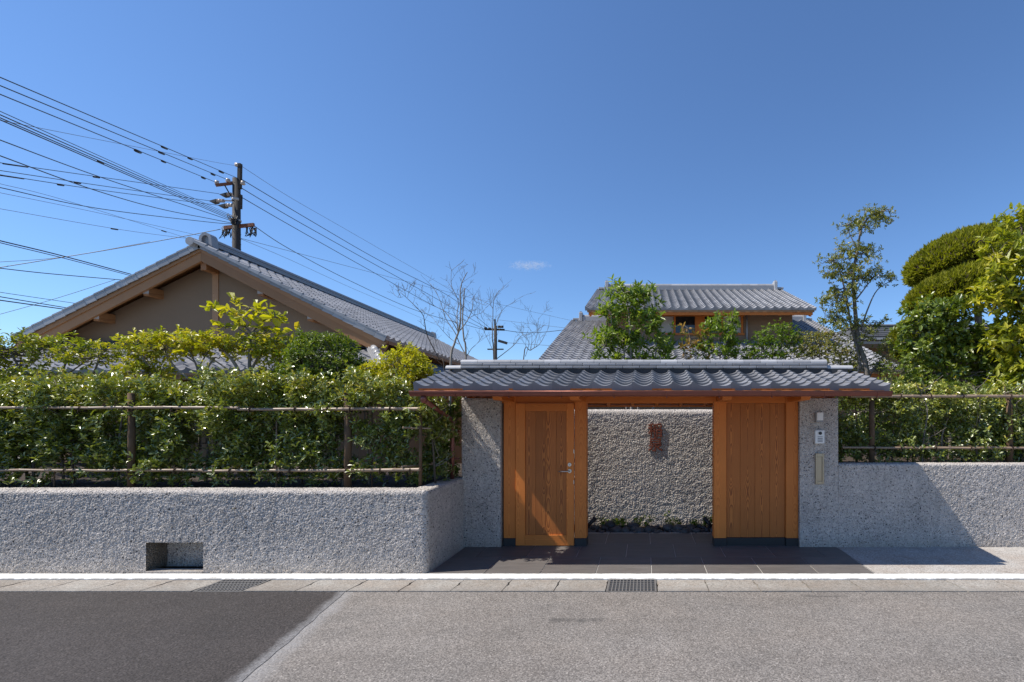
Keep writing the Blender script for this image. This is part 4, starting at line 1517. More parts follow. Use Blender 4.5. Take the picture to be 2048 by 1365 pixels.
for k in range(8):
    y = 470 + k * 5
    s = -1 if k % 2 else 1
    one('step_bolt', M_POLE, U1, 'tube', [P1(473, y), P1(473 + s * 9, y)], .02, 6)

U2, ux2, uz2 = pole(991, 652, 50.0, .16, 'distant utility pole with two crossarms behind the bare trees')


def P2(px, py): return at(px, py, 50.0)


one('top_rod', M_POLE, U2, 'beam', P2(990, 656), P2(990, 639), .14, .14, up=(0, 1, 0))
one('crossarm', M_POLE, U2, 'beam', P2(970, 659), P2(1009, 660), .16, .18)
one('crossarm', M_POLE, U2, 'beam', P2(975, 699), P2(1007, 699), .12, .12)
one('cable_box', M_WIRE, U2, 'beam', P2(997, 682), P2(1014, 687), .3, .25)
for (x, y) in ((971, 657), (979, 658), (998, 654), (1004, 654)):
    one('insulator', M_WIRE, U2, 'tube', [P2(x, y + 2), P2(x, y - 2)], .16, 8)

wire_n = [0]


def wire(pts, label, r=0.013, mat=None, d=None, cat='overhead wire', group='overhead wires', beads=()):
    """pts: (px, py, depth) knots; smooth through them"""
    Pn = [at(x, y, dd) for x, y, dd in pts]
    if pts[0][0] < 0:                        # carry on past the picture's left edge
        Pn.insert(0, Pn[0] + (Pn[0] - Pn[1]).normalized() * 5.0)
    out = []
    if len(Pn) == 2:
        a, b = Pn
        for k in range(13):
            t = k / 12
            q = a.lerp(b, t)
            q.z -= 0.010 * (a - b).length * 4 * t * (1 - t) * 0.25
            out.append(q)
    else:
        for i in range(len(Pn) - 1):
            p0, p1, p2, p3 = Pn[max(i - 1, 0)], Pn[i], Pn[i + 1], Pn[min(i + 2, len(Pn) - 1)]
            for k in range(8):
                t = k / 8
                out.append(0.5 * ((2 * p1) + (p2 - p0) * t + (2 * p0 - 5 * p1 + 4 * p2 - p3) * t * t + (3 * p1 - p0 - 3 * p2 + p3) * t ** 3))
        out.append(Pn[-1])
    if not beads:
        m = MB()
        m.tube(out, r, 5)
        o = m.build('overhead_wire', mat or M_WIRE, None)
        tag(o, label, cat, group)
    else:
        o = thing('overhead_wire', out[-1], label, cat, group)
        m = MB()
        m.tube(out, r, 5)
        m.build('strand', mat or M_WIRE, o)
        for (t, L, br) in beads:
            vis = [j for j in range(len(out) - 1) if (out[j] - at(pts[0][0], pts[0][1], pts[0][2])).dot(Pn[-1] - out[0]) >= 0]
            f = vis[0] + t * (len(out) - 2 - vis[0])
            i = int(f)
            a = out[i].lerp(out[i + 1], f - i)
            d_ = (out[i + 1] - out[i]).normalized()
            one('wire_sleeve', M_WIRE, o, 'tube', [a - Vector((0, 0, br * .6)), a + d_ * L - Vector((0, 0, br * .6))], br, 6)


N_ = 10.5                                    # depth where the wires leave the picture on the left
lw = [
    ((0, 155), (478, 358), 'topmost of the three thick wires rising left from the pole top', .013, [(.55, .35, .04), (.68, .3, .04), (.9, .4, .05)]),
    ((0, 171.6), (470, 366), 'middle one of the three thick wires rising left from the pole top', .013, [(.55, .35, .04), (.86, .3, .05)]),
    ((0, 189), (434, 366), 'lowest of the three thick wires rising left from the pole top', .013, [(.5, .35, .05), (.63, .3, .04), (.93, .35, .05)]),
    ((0, 223), (463, 431), 'thin top wire of the bundle rising left to the middle of the pole', .009, []),
    ((0, 230), (463, 434), 'second wire of the bundle rising left to the middle of the pole', .013, []),
    ((0, 236), (463, 437), 'third wire of the bundle rising left to the middle of the pole', .013, [(.33, .25, .03)]),
    ((0, 240), (463, 440), 'lowest wire of the bundle rising left to the middle of the pole', .014, []),
]
for a, b, lb, r, bd in lw:
    wire([(a[0] - 40, a[1] - (b[1] - a[1]) / (b[0] - a[0]) * 40, N_ - .6), (b[0], b[1], PD - .3)], lb, r, beads=bd)
wire([(-40, 233, N_), (71, 255, 12.5), (250, 290, 17), (420, 323, 22), (472, 332, PD)], 'very thin wire reaching the bracket at the very top of the pole', .007, M_WIREG)
wire([(-40, 264, N_), (0, 280.6, 11), (210, 358, 16), (420, 427.5, 22), (465, 443, PD - .3)], 'sagging wire just below the bundle on the left of the pole', .014)
wire([(-40, 297, N_), (0, 312, 11), (190, 381, 15), (319, 418, 19), (420, 438, 22.4), (465, 447, PD - .3)], 'wire with a kink arriving low at the cable tangle', .014)
wire([(-40, 320, N_ + 4), (0, 326, 15), (210, 356, 19), (438, 388, PD)], 'upper one of three flat thin wires to the black sleeves', .012, beads=[(.36, .9, .022), (.66, .25, .035)])
wire([(-40, 336, N_ + 4), (0, 341.5, 15), (210, 373, 19), (418, 402, PD)], 'middle one of three flat thin wires to the black sleeves', .012, beads=[(.6, .25, .035)])
wire([(-40, 344, N_ + 4), (0, 350, 15), (210, 382, 19), (436, 411, PD)], 'lower one of three flat thin wires to the black sleeves', .012, beads=[(.33, .9, .022), (.55, .25, .035)])
wire([(-40, 357, N_ + 5), (0, 368, 16), (130, 401, 19), (372, 476, 25)], 'thin grey wire sloping steeply to the ridge ornament', .008, M_WIREG, beads=[(.94, .25, .03)])
wire([(-40, 369, N_ + 2), (0, 375.6, 13), (200, 418, 17), (420, 445, 22.5), (465, 448, PD)], 'dark sagging wire lowest at the pole above the gable', .013)
wire([(-40, 378, N_ + 5), (0, 386, 16), (200, 427, 20), (400, 472, 26)], 'thin grey wire just under the dark sagging wire', .008, M_WIREG)
wire([(-40, 411, N_ + 5), (0, 418, 16), (243, 460, 20), (380, 478, 25)], 'thin grey wire with a white bead above the left roof slope', .008, M_WIREG, beads=[(.66, .3, .03)])
wire([(-40, 471, 12), (0, 482, 12.5), (120, 511, 14.5), (262, 549, 17.5)], 'upper strand of the twisted cable above the left roof slope', .017)
wire([(-40, 474, 12), (0, 486, 12.5), (120, 515, 14.5), (262, 552, 17.5)], 'lower strand of the twisted cable above the left roof slope', .012)
wire([(-40, 533, 13), (0, 537, 13.5), (100, 548, 15), (250, 561, 18)], 'spiral-wrapped cable below the twisted cable near the left roof slope', .013)
wire([(-40, 543, 20), (0, 535.5, 20.5), (200, 503, 22), (320, 482, 23), (441, 459, PD)], 'wire climbing right from the picture edge to the cable bracket', .016)
wire([(-40, 527, 20), (0, 524.5, 20.5), (130, 514, 22), (300, 484, 25)], 'second fainter wire climbing right behind the gable ridge', .010)
wire([(-40, 578, 16), (0, 585, 16.5), (170, 610, 20)], 'uppermost of the low wires crossing behind the left eave', .010)
wire([(-40, 587, 16), (0, 594, 16.5), (150, 619, 20)], 'middle of the low wires crossing behind the left eave', .017)
wire([(-40, 595, 16), (0, 601, 16.5), (150, 622, 20)], 'lowest thick wire crossing behind the left eave', .021)
wire([(-40, 640, 18), (0, 629, 18.5), (110, 598, 20), (230, 560, 22)], 'thin wire climbing right across the low wires at the left eave', .009)
rwire = [
    ((485, 334), (580, 395), (700, 464), (900, 580), (988, 640), 'thinnest top wire falling right from the pole to the distant pole', .011, M_WIREG),
    ((483, 359), (620, 441), (760, 522), (900, 594), (978, 655), 'upper thick wire falling right from the pole crossarm', .02, None),
    ((482, 376), (590, 440), (740, 524), (880, 602), (974, 657), 'middle thick wire falling right from the pole crossarm', .02, None),
    ((485, 396), (580, 451), (720, 530), (866, 611), (972, 660), 'lower thick wire falling right from the pole crossarm', .02, None),
    ((508, 452), (580, 499), (700, 562), (837, 623), (972, 661), 'wire falling right from the cable bracket', .02, None),
    ((481, 477), (650, 521), (800, 560), (960, 600), (1140, 641), 'thin wire drooping right from the pole below its bracket', .011, M_WIREG),
    ((481, 478), (580, 520), (700, 575), (800, 618), (905, 664), 'thin wire dropping right behind the right roof slope of the gabled house', .010, M_WIREG),
]
for *pp, lb, r, mt in rwire:
    n = len(pp)
    ds = [PD, 30, 38, 45, 50]
    wire([(x, y, ds[i]) for i, (x, y) in enumerate(pp)], lb, r, mt)
wire([(1009, 661, 50), (1050, 666, 50), (1095, 664, 50), (1170, 655, 50)], 'wire leaving the distant pole to the right', .028)
wire([(996, 640, 50), (1060, 648, 50), (1180, 662, 50)], 'faint wire from the top of the distant pole to the right', .014, M_WIREG)
wire([(1014, 686, 50), (1060, 689, 50), (1150, 695, 50)], 'low wire leaving the distant pole to the right', .018, M_WIREG)

# small cloud far away above the bare tree
t = NT('cloud_vapour')
c = t.coord()
dn = t.noise(t.mapping(c, (1, .6, 1.2)), 0.085, 6, 0.66, 1.2)
g = t.n('ShaderNodeTexGradient', gradient_type='SPHERICAL')
t.set(g.inputs[0], t.mapping(c, (1 / 110, 1 / 40, 1 / 24)))
den = t.math('MULTIPLY', t.ramp(t.math('MULTIPLY', dn, t.math('POWER', g.outputs[1], 0.5)), [(0.34, 0.0), (0.66, 1.0)]), 0.035)
pv = t.n('ShaderNodeVolumePrincipled')
pv.inputs['Color'].default_value = (1, 1, 1, 1)
t.set(pv.inputs['Density'], den)
t.t.links.new(pv.outputs[0], t.out.inputs['Volume'])
bm = bmesh.new()
cc = at(1058, 531, 1400)
bmesh.ops.create_icosphere(bm, subdivisions=3, radius=1, matrix=Matrix.Diagonal((110, 40, 24, 1)))
me = bpy.data.meshes.new('cloud')
bm.to_mesh(me); bm.free()
me.materials.append(MATS['cloud_vapour'])
tag(link('cloud', me, None, cc), 'small wispy white cloud low in the blue sky', 'cloud', kind='stuff')

# ================================================================== plants
def unit(a):
    return a / np.maximum(np.linalg.norm(a, axis=-1, keepdims=True), 1e-9)


def leaf_mesh(name, base, axis, nrm, length, width, tint, mat, parent, origin, curl=0.12, fold=0.18, shape='oval'):
    """one folded leaf (two quads) for every row of base/axis/nrm"""
    n = len(base)
    a = unit(axis)
    s = unit(np.cross(a, nrm))
    u = np.cross(s, a)
    L = length[:, None]
    W = width[:, None]
    if shape == 'oval':
        k1, k2, w1, w2 = 0.33, 0.72, 1.0, 0.85
    elif shape == 'obovate':
        k1, k2, w1, w2 = 0.4, 0.78, 0.7, 1.0
    else:
        k1, k2, w1, w2 = 0.3, 0.65, 0.95, 0.8
    V = np.empty((n, 6, 3), dtype=np.float32)
    V[:, 0] = base
    V[:, 3] = base + a * L - u * L * curl
    V[:, 1] = base + a * L * k1 + s * W * .5 * w1 + u * W * fold
    V[:, 2] = base + a * L * k2 + s * W * .5 * w2 + u * (W * fold - L * curl * .4)
    V[:, 4] = base + a * L * k2 - s * W * .5 * w2 + u * (W * fold - L * curl * .4)
    V[:, 5] = base + a * L * k1 - s * W * .5 * w1 + u * W * fold
    i = np.arange(n)[:, None] * 6
    F = np.concatenate([i + np.array([[0, 1, 2, 3]]), i + np.array([[0, 3, 4, 5]])], axis=1).reshape(-1, 4)
    return npmesh(name, V.reshape(-1, 3), F, mat, parent, origin, {'tint': np.repeat(tint, 6)})


def rosettes(P, Dr, k, ln, wd, spread=(35, 80), jit=0.3, rng=RNG, tint=None, stagger=0.5, upb=0.35):
    """k leaves round each shoot tip P with direction Dr -> arrays for leaf_mesh"""
    n = len(P)
    Dr = unit(Dr)
    ref = np.where(np.abs(Dr[:, 2:3]) < .9, np.array([[0, 0, 1.0]]), np.array([[1.0, 0, 0]]))
    A = unit(np.cross(Dr, ref))
    B = np.cross(Dr, A)
    th = (np.arange(k)[None, :] * 2.39996 + rng.uniform(0, 6.28, (n, 1)) + rng.normal(0, .25, (n, k)))
    sp = np.radians(rng.uniform(spread[0], spread[1], (n, k)))
    ax = Dr[:, None, :] * np.cos(sp)[..., None] + (A[:, None, :] * np.cos(th)[..., None] + B[:, None, :] * np.sin(th)[..., None]) * np.sin(sp)[..., None]
    ax = unit(ax + rng.normal(0, jit * .5, ax.shape))
    nr = Dr[:, None, :] * 1.0 + np.array([0, 0, upb]) + rng.normal(0, jit, ax.shape)
    nr = unit(nr - ax * np.sum(nr * ax, -1, keepdims=True))
    L = ln * rng.uniform(.6, 1.15, (n, k))
    back = rng.uniform(0, stagger, (n, k)) * ln * 1.6
    base = P[:, None, :] - Dr[:, None, :] * back[..., None]
    W = L * wd * rng.uniform(.85, 1.15, (n, k))
    t = (np.clip((tint[:, None] if tint is not None else .5) + rng.normal(0, .17, (n, k)), 0, 1))
    f = lambda q: q.reshape(-1, q.shape[-1]) if q.ndim == 3 else q.reshape(-1)
    return f(base), f(ax), f(nr), f(L), f(W), f(t)


def join(parts):
    return [np.concatenate([p[i] for p in parts]) for i in range(6)]


def crown_points(blobs, per_m3=None, total=None, clusters=None, rng=RNG, shell=0.45, csize=0.12):
    """blobs: (centre Vector, (rx,ry,rz), weight). returns shoot points, directions, cluster centres"""
    ws = np.array([b[2] if len(b) > 2 else b[1][0] * b[1][2] for b in blobs], float)
    ws /= ws.sum()
    P, Dd, CC, Q = [], [], [], []
    for b, w in zip(blobs, ws):
        c = np.array(b[0]); r = np.array(b[1], float)
        nc = max(2, int(clusters * w))
        d = unit(rng.normal(0, 1, (nc, 3)))
        rad = (shell + (1 - shell) * rng.uniform(0, 1, (nc, 1)) ** .6)
        cc = c + d * r * rad
        ns = max(1, int(total * w / nc))
        g = rng.normal(0, 1, (nc, ns, 3)) * csize * np.minimum(1.0, r / max(r.max(), 1e-6) + .35)
        p = cc[:, None, :] + g
        out = unit(unit((p - c) / (r * r + 1e-6)) * .8 + unit(g) * .5 + np.array([0, 0, .55]) + rng.normal(0, .3, p.shape))
        P.append(p.reshape(-1, 3)); Dd.append(out.reshape(-1, 3)); CC.append(cc)
        Q.append(np.repeat(rng.normal(0, .14, nc), ns))
    return np.concatenate(P), np.concatenate(Dd), np.concatenate(CC), np.concatenate(Q)


def branchy(m, a, b, r0, r1, wob, rr, n=5, sides=5):
    a, b = Vector(a), Vector(b)
    L = (b - a).length
    pts, rad = [], []
    for i in range(n + 1):
        t = i / n
        p = a.lerp(b, t)
        if 0 < i < n:
            p += Vector((rr.gauss(0, 1), rr.gauss(0, 1), rr.gauss(0, 1))) * wob * L
        p.z += -0.10 * L * 4 * t * (1 - t) * (1 if b.z > a.z else .3)
        pts.append(p)
        rad.append(r0 + (r1 - r0) * t)
    m.tube(pts, rad, sides, caps=False)
    return pts


def limbs(parent, stems, CC, mat, rr, rbase, every=1, name='branch', twig=.006):
    """tubes for the stems [(points, radii)], then a thin limb from the nearest stem point to every cluster"""
    for pts, rad in stems:
        m = MB()
        m.tube(pts, rad, 8, caps=True)
        m.build('trunk' if rad[0] >= rbase * .8 else 'stem', mat, parent)
    S = np.array([tuple(p) for pts, _ in stems for p in dense(pts)])
    m = MB()
    for c in CC[::every]:
        dd = S - c
        d = np.linalg.norm(dd, axis=1) + np.where(S[:, 2] > c[2], .6 * (S[:, 2] - c[2]), 0)
        k = int(np.argmin(d))
        branchy(m, S[k], c, twig * 1.7, twig * .6, .07, rr, 4, 4)
    if m.v:
        tag(m.build('twigs', mat, parent, ORG[parent], False), kind='stuff')


def dense(pts, n=6):
    out = []
    for i in range(len(pts) - 1):
        a, b = Vector(pts[i]), Vector(pts[i + 1])
        for k in range(n):
            out.append(a.lerp(b, k / n))
    out.append(Vector(pts[-1]))
    return out


def pxblob(px, py, rx, ry, d, rd=None, w=None):
    s = d / FPX
    b = (at(px, py, d), (rx * s, rd if rd else rx * s, ry * s))
    return b if w is None else (*b, w)


def stem(pts, d, r0, r1):
    n = len(pts)
    P = []
    for i, q in enumerate(pts):
        dd = d if len(q) == 2 else q[2]
        P.append(at(q[0], q[1], dd))
    return (smooth(P), None, r0, r1)


def smooth(P, n=5):
    out = []
    for i in range(len(P) - 1):
        p0, p1, p2, p3 = P[max(i - 1, 0)], P[i], P[i + 1], P[min(i + 2, len(P) - 1)]
        for k in range(n):
            t = k / n
            out.append(0.5 * ((2 * p1) + (p2 - p0) * t + (2 * p0 - 5 * p1 + 4 * p2 - p3) * t * t + (3 * p1 - p0 - 3 * p2 + p3) * t ** 3))
    out.append(P[-1])
    return out


def stems(lst, d):
    res = []
    for pts, r0, r1 in lst:
        P = smooth([at(q[0], q[1], d if len(q) == 2 else q[2]) for q in pts])
        n = len(P)
        res.append((P, [r0 + (r1 - r0) * i / (n - 1) for i in range(n)]))
    return res


def plant(name, label, cat, base, blobs, st, mat_l, mat_b, total, clusters, k, ln, wd, group=None, seed=1, shell=.45, csize=.12, every=1,
          shape='oval', spread=(35, 80), curl=.12, twig=.006, tint0=.5, stagger=.5, upb=.35, jit=.3, hue_up=.12):
    rng = np.random.default_rng(seed)
    rr = random.Random(seed)
    t = thing(name, base, label, cat, group)
    P, Dd, CC, Q = crown_points(blobs, total=total, clusters=clusters, rng=rng, shell=shell, csize=csize)
    tint = tint0 + Q
    arr = rosettes(P, Dd, k, ln, wd, spread, jit, rng, tint, stagger, upb)
    b_, a_, n_, L_, W_, t_ = arr
    leaf_mesh('crown' if cat == 'tree' else 'foliage', b_, a_, n_, L_, W_, t_, mat_l, t, ORG[t], curl, .16, shape)
    if st: limbs(t, st, CC, mat_b, rr, max(s[1][0] for s in st), every, 'branch', twig)
    # short twigs from the cluster centres to a part of the shoots
    return t


# ------------------------------------------------------------------ left hedge
def hedge(name, label, x0, x1, y0, y1, z0, ztop, nclu, nshoot, k, ln, mat, seed, gap=0.0, stems_every=.3):
    rng = np.random.default_rng(seed)
    t = thing(name, ((x0 + x1) / 2, (y0 + y1) / 2, z0), label, 'hedge')
    n = nclu
    cx = rng.uniform(x0, x1, n)
    ff = rng.uniform(0, 1, n)
    top = np.array([ztop(x) for x in cx])
    cz = z0 + .06 + (top - z0 - .06) * rng.uniform(0, 1, n) ** .8
    # the face bulges and recedes so that clumps catch the light from the side
    bul = np.array([noise.noise((x * 3.4, 7.7, z * 4.2)) + .5 * noise.noise((x * 8.5, 2.2, z * 9.5)) for x, z in zip(cx, cz)])
    cy = y0 + .08 - .2 * bul + (y1 - y0 - .1) * ff ** 1.6
    # gaps low down, uneven patches
    nz = np.array([noise.noise((x * 1.9, y * 2.0, z * 2.6)) for x, y, z in zip(cx, cy, cz)])
    low = np.clip((cz - z0) / .35, 0, 1)
    keep = (nz > -.24 + gap) & (rng.uniform(0, 1, n) < .5 + .5 * low)
    cx, cy, cz = cx[keep], cy[keep], cz[keep]
    C = np.stack([cx, cy, cz], 1)
    n = len(C)
    g = rng.normal(0, 1, (n, nshoot, 3)) * np.array([.055, .045, .05])
    P = (C[:, None, :] + g)
    Dd = unit(np.array([-.25, -.5, .75]) + rng.normal(0, .5, P.shape) + unit(g) * .3)
    P[..., 1] = np.maximum(P[..., 1], y0 - .2)
    Pf, Df = P.reshape(-1, 3), Dd.reshape(-1, 3)
    tq = .42 + np.repeat(rng.normal(0, .12, n), nshoot) + .36 * np.clip((Pf[:, 2] - z0 - .6) / .6, 0, 1)  # leaves yellower towards the top; sunlit crown put into the tint
    b_, a_, n_, L_, W_, t_ = rosettes(Pf, Df, k, ln, .42, (30, 85), .35, rng, tq, .6, .5)
    leaf_mesh('foliage', b_, a_, n_, L_, W_, t_, mat, t, ORG[t], .12, .16, 'obovate')
    rr = random.Random(seed)
    x = x0
    tw = MB()
    while x < x1:
        h = ztop(x) - z0
        y = rr.uniform(y0 + .1, y1 - .15)
        pts = [(x, y, z0 - .05), (x + rr.uniform(-.04, .04), y, z0 + h * .35), (x + rr.uniform(-.08, .08), y + rr.uniform(-.05, .05), z0 + h * .7), (x + rr.uniform(-.12, .12), y, z0 + h * .98)]
        one('stem', M_BARK if rr.random() < .5 else M_BARKD, t, 'tube', smooth([Vector(p) for p in pts], 3), [.014 - .0009 * i for i in range(10)], 6)
        for q in range(10):
            zz = z0 + h * rr.uniform(.15, .95)
            branchy(tw, (x, y, zz), (x + rr.uniform(-.22, .22), y + rr.uniform(-.25, .08), zz + rr.uniform(.05, .25)), .006, .0025, .06, rr, 3, 4)
        x += stems_every * rr.uniform(.6, 1.4)
    tag(tw.build('twigs', M_BARK, t, ORG[t], False), kind='stuff')
    return t


def ztl(x):
    return 2.15 + .22 * noise.noise((x * 1.6, 0, 0)) + .16 * noise.noise((x * 4.3, 1, 0)) - (.10 if x > -2.9 else 0) - .08 * max(0, min(1, (-x - 6.2)))


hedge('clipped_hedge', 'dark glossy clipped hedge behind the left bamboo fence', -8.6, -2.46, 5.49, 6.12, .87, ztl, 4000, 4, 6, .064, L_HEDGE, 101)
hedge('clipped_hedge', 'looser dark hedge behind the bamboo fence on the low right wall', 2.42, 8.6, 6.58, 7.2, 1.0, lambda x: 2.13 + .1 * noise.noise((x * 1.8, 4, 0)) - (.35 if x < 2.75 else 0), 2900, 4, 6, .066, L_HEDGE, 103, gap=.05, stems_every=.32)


# ------------------------------------------------------------------ bamboo fences
def bamboo(m, a, b, r0, r1, node=.28, n=9):
    a, b = Vector(a), Vector(b)
    L = (b - a).length
    k = max(2, int(L / node))
    pts, rad = [], []
    for i in range(k + 1):
        t = i / k
        r = r0 + (r1 - r0) * t
        p = a.lerp(b, t) + Vector((0, random.uniform(-.003, .003), random.uniform(-.004, .004)))
        for dt, f in ((-.012, .97), (-.004, 1.13), (.004, 1.13), (.012, .97)):
            q = t + dt / L
            if 0 <= q <= 1:
                pts.append(p + (b - a) * (dt / L)); rad.append(r * f)
    m.tube(pts, rad, n)


def fence(label, yf, z0, posts, rails, ties):
    t = thing('bamboo_fence', (posts[0][0], yf, z0), label, 'fence', 'bamboo fences')
    for (x, r, ztop_) in posts:
        m = MB()
        m.tube([(x, yf + .06, z0 - .1), (x + .004, yf + .06, (z0 + ztop_) / 2), (x, yf + .06, ztop_)], [r * 1.04, r, r * .96], 12)
        m.build('post', M_LOG, t)
    for (xa, xb, z, ra, rb) in rails:
        m = MB()
        bamboo(m, (xa, yf, z), (xb, yf, z + random.uniform(-.012, .012)), ra, rb)
        m.build('rail', M_BAMBOO, t)
    for (x, z) in ties:
        m = MB()
        for q in range(3):
            dx = (q - 1) * .006
            m.tube([(x + dx + .025 * math.cos(k * PI / 5) * .3, yf + .02 - .045 * math.cos(k * PI / 5), z + .034 * math.sin(k * PI / 5)) for k in range(11)], .0035, 4)
        m.tube([(x, yf - .02, z - .01), (x + .004, yf - .03, z - .04), (x + .01, yf - .028, z - .055)], .003, 4)
        m.build('rope_tie', M_ROPE, t)
    return t


YL = 5.49
sx = lambda px, d: (px - VX) / FPX * d
random.seed(17)
FL = fence('bamboo fence with log posts along the planter wall at left', YL, .86,
           [(sx(257, 5.52), .034, 1.955), (sx(692, 5.52), .038, 1.96), (sx(257, 5.52) - 2.46, .036, 1.95), (sx(838, 5.52), .018, 1.80)],
           [(-8.6, -4.6, 1.785, .0145, .017), (-4.62, sx(843, YL), 1.762, .016, .021), (-8.6, -5.0, 1.075, .013, .015), (-5.02, sx(840, YL), 1.068, .0145, .02)],
           [(sx(x, YL), 1.77) for x in (80, 160, 250, 345, 420, 500, 590, 655, 700, 780)] + [(sx(x, YL), 1.07) for x in (130, 258, 350, 460, 580, 692, 760, 820)])
m = MB(); bamboo(m, (sx(806, 5.46), 5.44, 1.565), (sx(860, 5.62), 5.62, 1.545), .011, .010)
m.build('rail_stub', M_BAMBOO, FL)
m = MB(); bamboo(m, (sx(800, 5.46), 5.5, 1.115), (sx(866, 5.9), 5.95, 1.105), .012, .011)
m.build('rail_stub', M_BAMBOO, FL)
for px in (95, 330, 545, 738):
    x = sx(px, 5.6)
    one('stake', M_BAMBOO if px % 2 else M_LOG, FL, 'tube', [(x, 5.66, .82), (x + random.uniform(-.02, .02), 5.68, 1.8)], .009, 6)
YR_ = 6.58
fence('bamboo fence with round posts on the low wall at right', YR_, 1.0,
      [(sx(1744, 6.63), .036, 1.955), (sx(2020, 6.63), .038, 2.0), (7.9, .038, 1.98)],
      [(sx(1700, 6.58), 8.2, 1.962, .02, .024), (sx(1684, 6.58), 8.2, 1.262, .016, .02)],
      [(sx(x, YR_), 1.965) for x in (1752, 1800, 1860, 1925, 2020)] + [(sx(x, YR_), 1.262) for x in (1748, 1800, 1870, 1940, 2023)])

# ------------------------------------------------------------------ shrubs above the left hedge
d = 6.6
plant('flowering_shrub', 'loose yellow-green shrub with bare twigs at the far left above the hedge', 'shrub', at(110, 980, d),
      [pxblob(25, 700, 60, 28, d, .35), pxblob(100, 690, 70, 22, d, .35), pxblob(185, 705, 55, 26, d, .35), pxblob(30, 752, 70, 30, d, .3), pxblob(170, 765, 70, 22, d, .25), pxblob(-60, 700, 60, 40, d, .35)],
      stems([([(60, 900), (70, 800), (40, 740), (20, 700)], .022, .008), ([(95, 900), (110, 790), (130, 730), (150, 690)], .02, .007), ([(140, 900), (165, 790), (190, 740), (205, 700)], .02, .007), ([(0, 900), (-20, 780), (-50, 700)], .02, .008), ([(70, 800), (140, 745), (210, 700)], .014, .005)], d),
      L_YGREEN, M_BARK, 860, 170, 6, .066, .42, seed=5, csize=.07, twig=.005, tint0=.62, shape='obovate')
plant('flowering_shrub', 'broad yellow-leaved shrub with grey forked stems in front of the pent roof', 'shrub', at(440, 980, d),
      [pxblob(285, 700, 45, 20, d, .3), pxblob(345, 690, 55, 26, d, .35), pxblob(420, 688, 55, 22, d, .35), pxblob(500, 690, 55, 22, d, .35), pxblob(560, 700, 40, 25, d, .3), pxblob(290, 740, 50, 24, d, .3), pxblob(430, 772, 110, 14, d, .25), pxblob(555, 755, 45, 26, d, .3)],
      stems([([(480, 900), (487, 800), (480, 750), (460, 715), (430, 690)], .035, .012), ([(492, 900), (495, 790), (505, 735), (530, 700)], .035, .012), ([(400, 900), (390, 800), (410, 745), (430, 715)], .025, .01), ([(330, 900), (320, 780), (300, 740), (280, 705)], .022, .008), ([(540, 900), (535, 800), (555, 745), (570, 710)], .022, .008), ([(395, 770), (350, 735), (330, 700)], .016, .007), ([(487, 790), (455, 740), (400, 705)], .016, .007)], d),
      L_YGREEN, M_BARKL, 860, 170, 6, .07, .45, seed=6, csize=.07, twig=.005, tint0=.8, shape='obovate')
d = 6.45
plant('magnolia', 'small magnolia with large yellow leaves against the gable wall', 'tree', at(500, 980, d),
      [pxblob(430, 612, 20, 6, d, .1), pxblob(470, 622, 34, 10, d, .16), pxblob(520, 618, 36, 12, d, .16), pxblob(500, 640, 38, 14, d, .2), pxblob(455, 650, 28, 8, d, .15), pxblob(548, 635, 26, 14, d, .15), pxblob(570, 662, 28, 9, d, .15), pxblob(475, 600, 18, 7, d, .1), pxblob(535, 655, 30, 10, d, .15)],
      stems([([(492, 900), (498, 760), (500, 690), (503, 668), (520, 645), (515, 625), (480, 608), (468, 595)], .022, .006), ([(503, 668), (487, 650), (465, 632), (425, 612)], .012, .004), ([(520, 645), (548, 636), (572, 632)], .011, .004), ([(505, 665), (535, 662), (578, 672)], .011, .004), ([(500, 672), (470, 655), (440, 655)], .01, .004)], d),
      L_YELLOW, M_BARK, 62, 40, 4, .14, .5, seed=7, csize=.03, twig=.004, shape='obovate', spread=(30, 75), shell=.2)
plant('magnolia', 'low magnolia shoot with big yellow leaves left of the gable post', 'shrub', at(380, 980, d),
      [pxblob(330, 685, 28, 8, d, .12), pxblob(375, 680, 32, 13, d, .15), pxblob(410, 688, 26, 9, d, .12), pxblob(395, 700, 34, 10, d, .12)],
      stems([([(400, 900), (398, 760), (385, 715), (370, 690)], .016, .006), ([(390, 725), (350, 700), (322, 688)], .01, .004), ([(395, 740), (415, 705), (425, 690)], .01, .004)], d),
      L_YELLOW, M_BARK, 30, 20, 4, .15, .5, seed=8, csize=.04, twig=.004, shape='obovate', shell=.2, tint0=.6)
d = 6.3
plant('round_shrub', 'dense rounded green shrub beside the yellow azalea above the hedge', 'shrub', at(650, 980, d),
      [pxblob(648, 740, 76, 72, d, .42, 1.0), pxblob(640, 722, 58, 52, d, .3, .3), pxblob(690, 790, 60, 30, d, .3, .2), pxblob(600, 780, 40, 30, d, .3, .2)],
      stems([([(640, 900), (645, 800), (640, 750)], .02, .01), ([(655, 900), (665, 800), (690, 740)], .018, .008), ([(630, 900), (610, 800), (595, 750)], .018, .008)], d),
      L_ROUND, M_BARK, 2300, 330, 7, .05, .42, seed=9, csize=.05, shell=.72, twig=.004, shape='obovate')
plant('azalea', 'bright yellow-green azalea bush at the left end of the gate roof', 'shrub', at(800, 980, d),
      [pxblob(800, 745, 62, 34, d, .35, 1), pxblob(815, 718, 30, 20, d, .22, .4), pxblob(760, 750, 34, 24, d, .25, .4), pxblob(846, 752, 26, 22, d, .2, .4), pxblob(765, 775, 40, 25, d, .25, .4)],
      stems([([(790, 900), (795, 800), (800, 750)], .018, .008), ([(805, 900), (820, 810), (840, 760)], .016, .007), ([(780, 900), (765, 810), (755, 760)], .016, .007)], d),
      L_AZALEA, M_BARK, 1300, 230, 6, .05, .4, seed=10, csize=.05, shell=.6, twig=.004, shape='obovate')
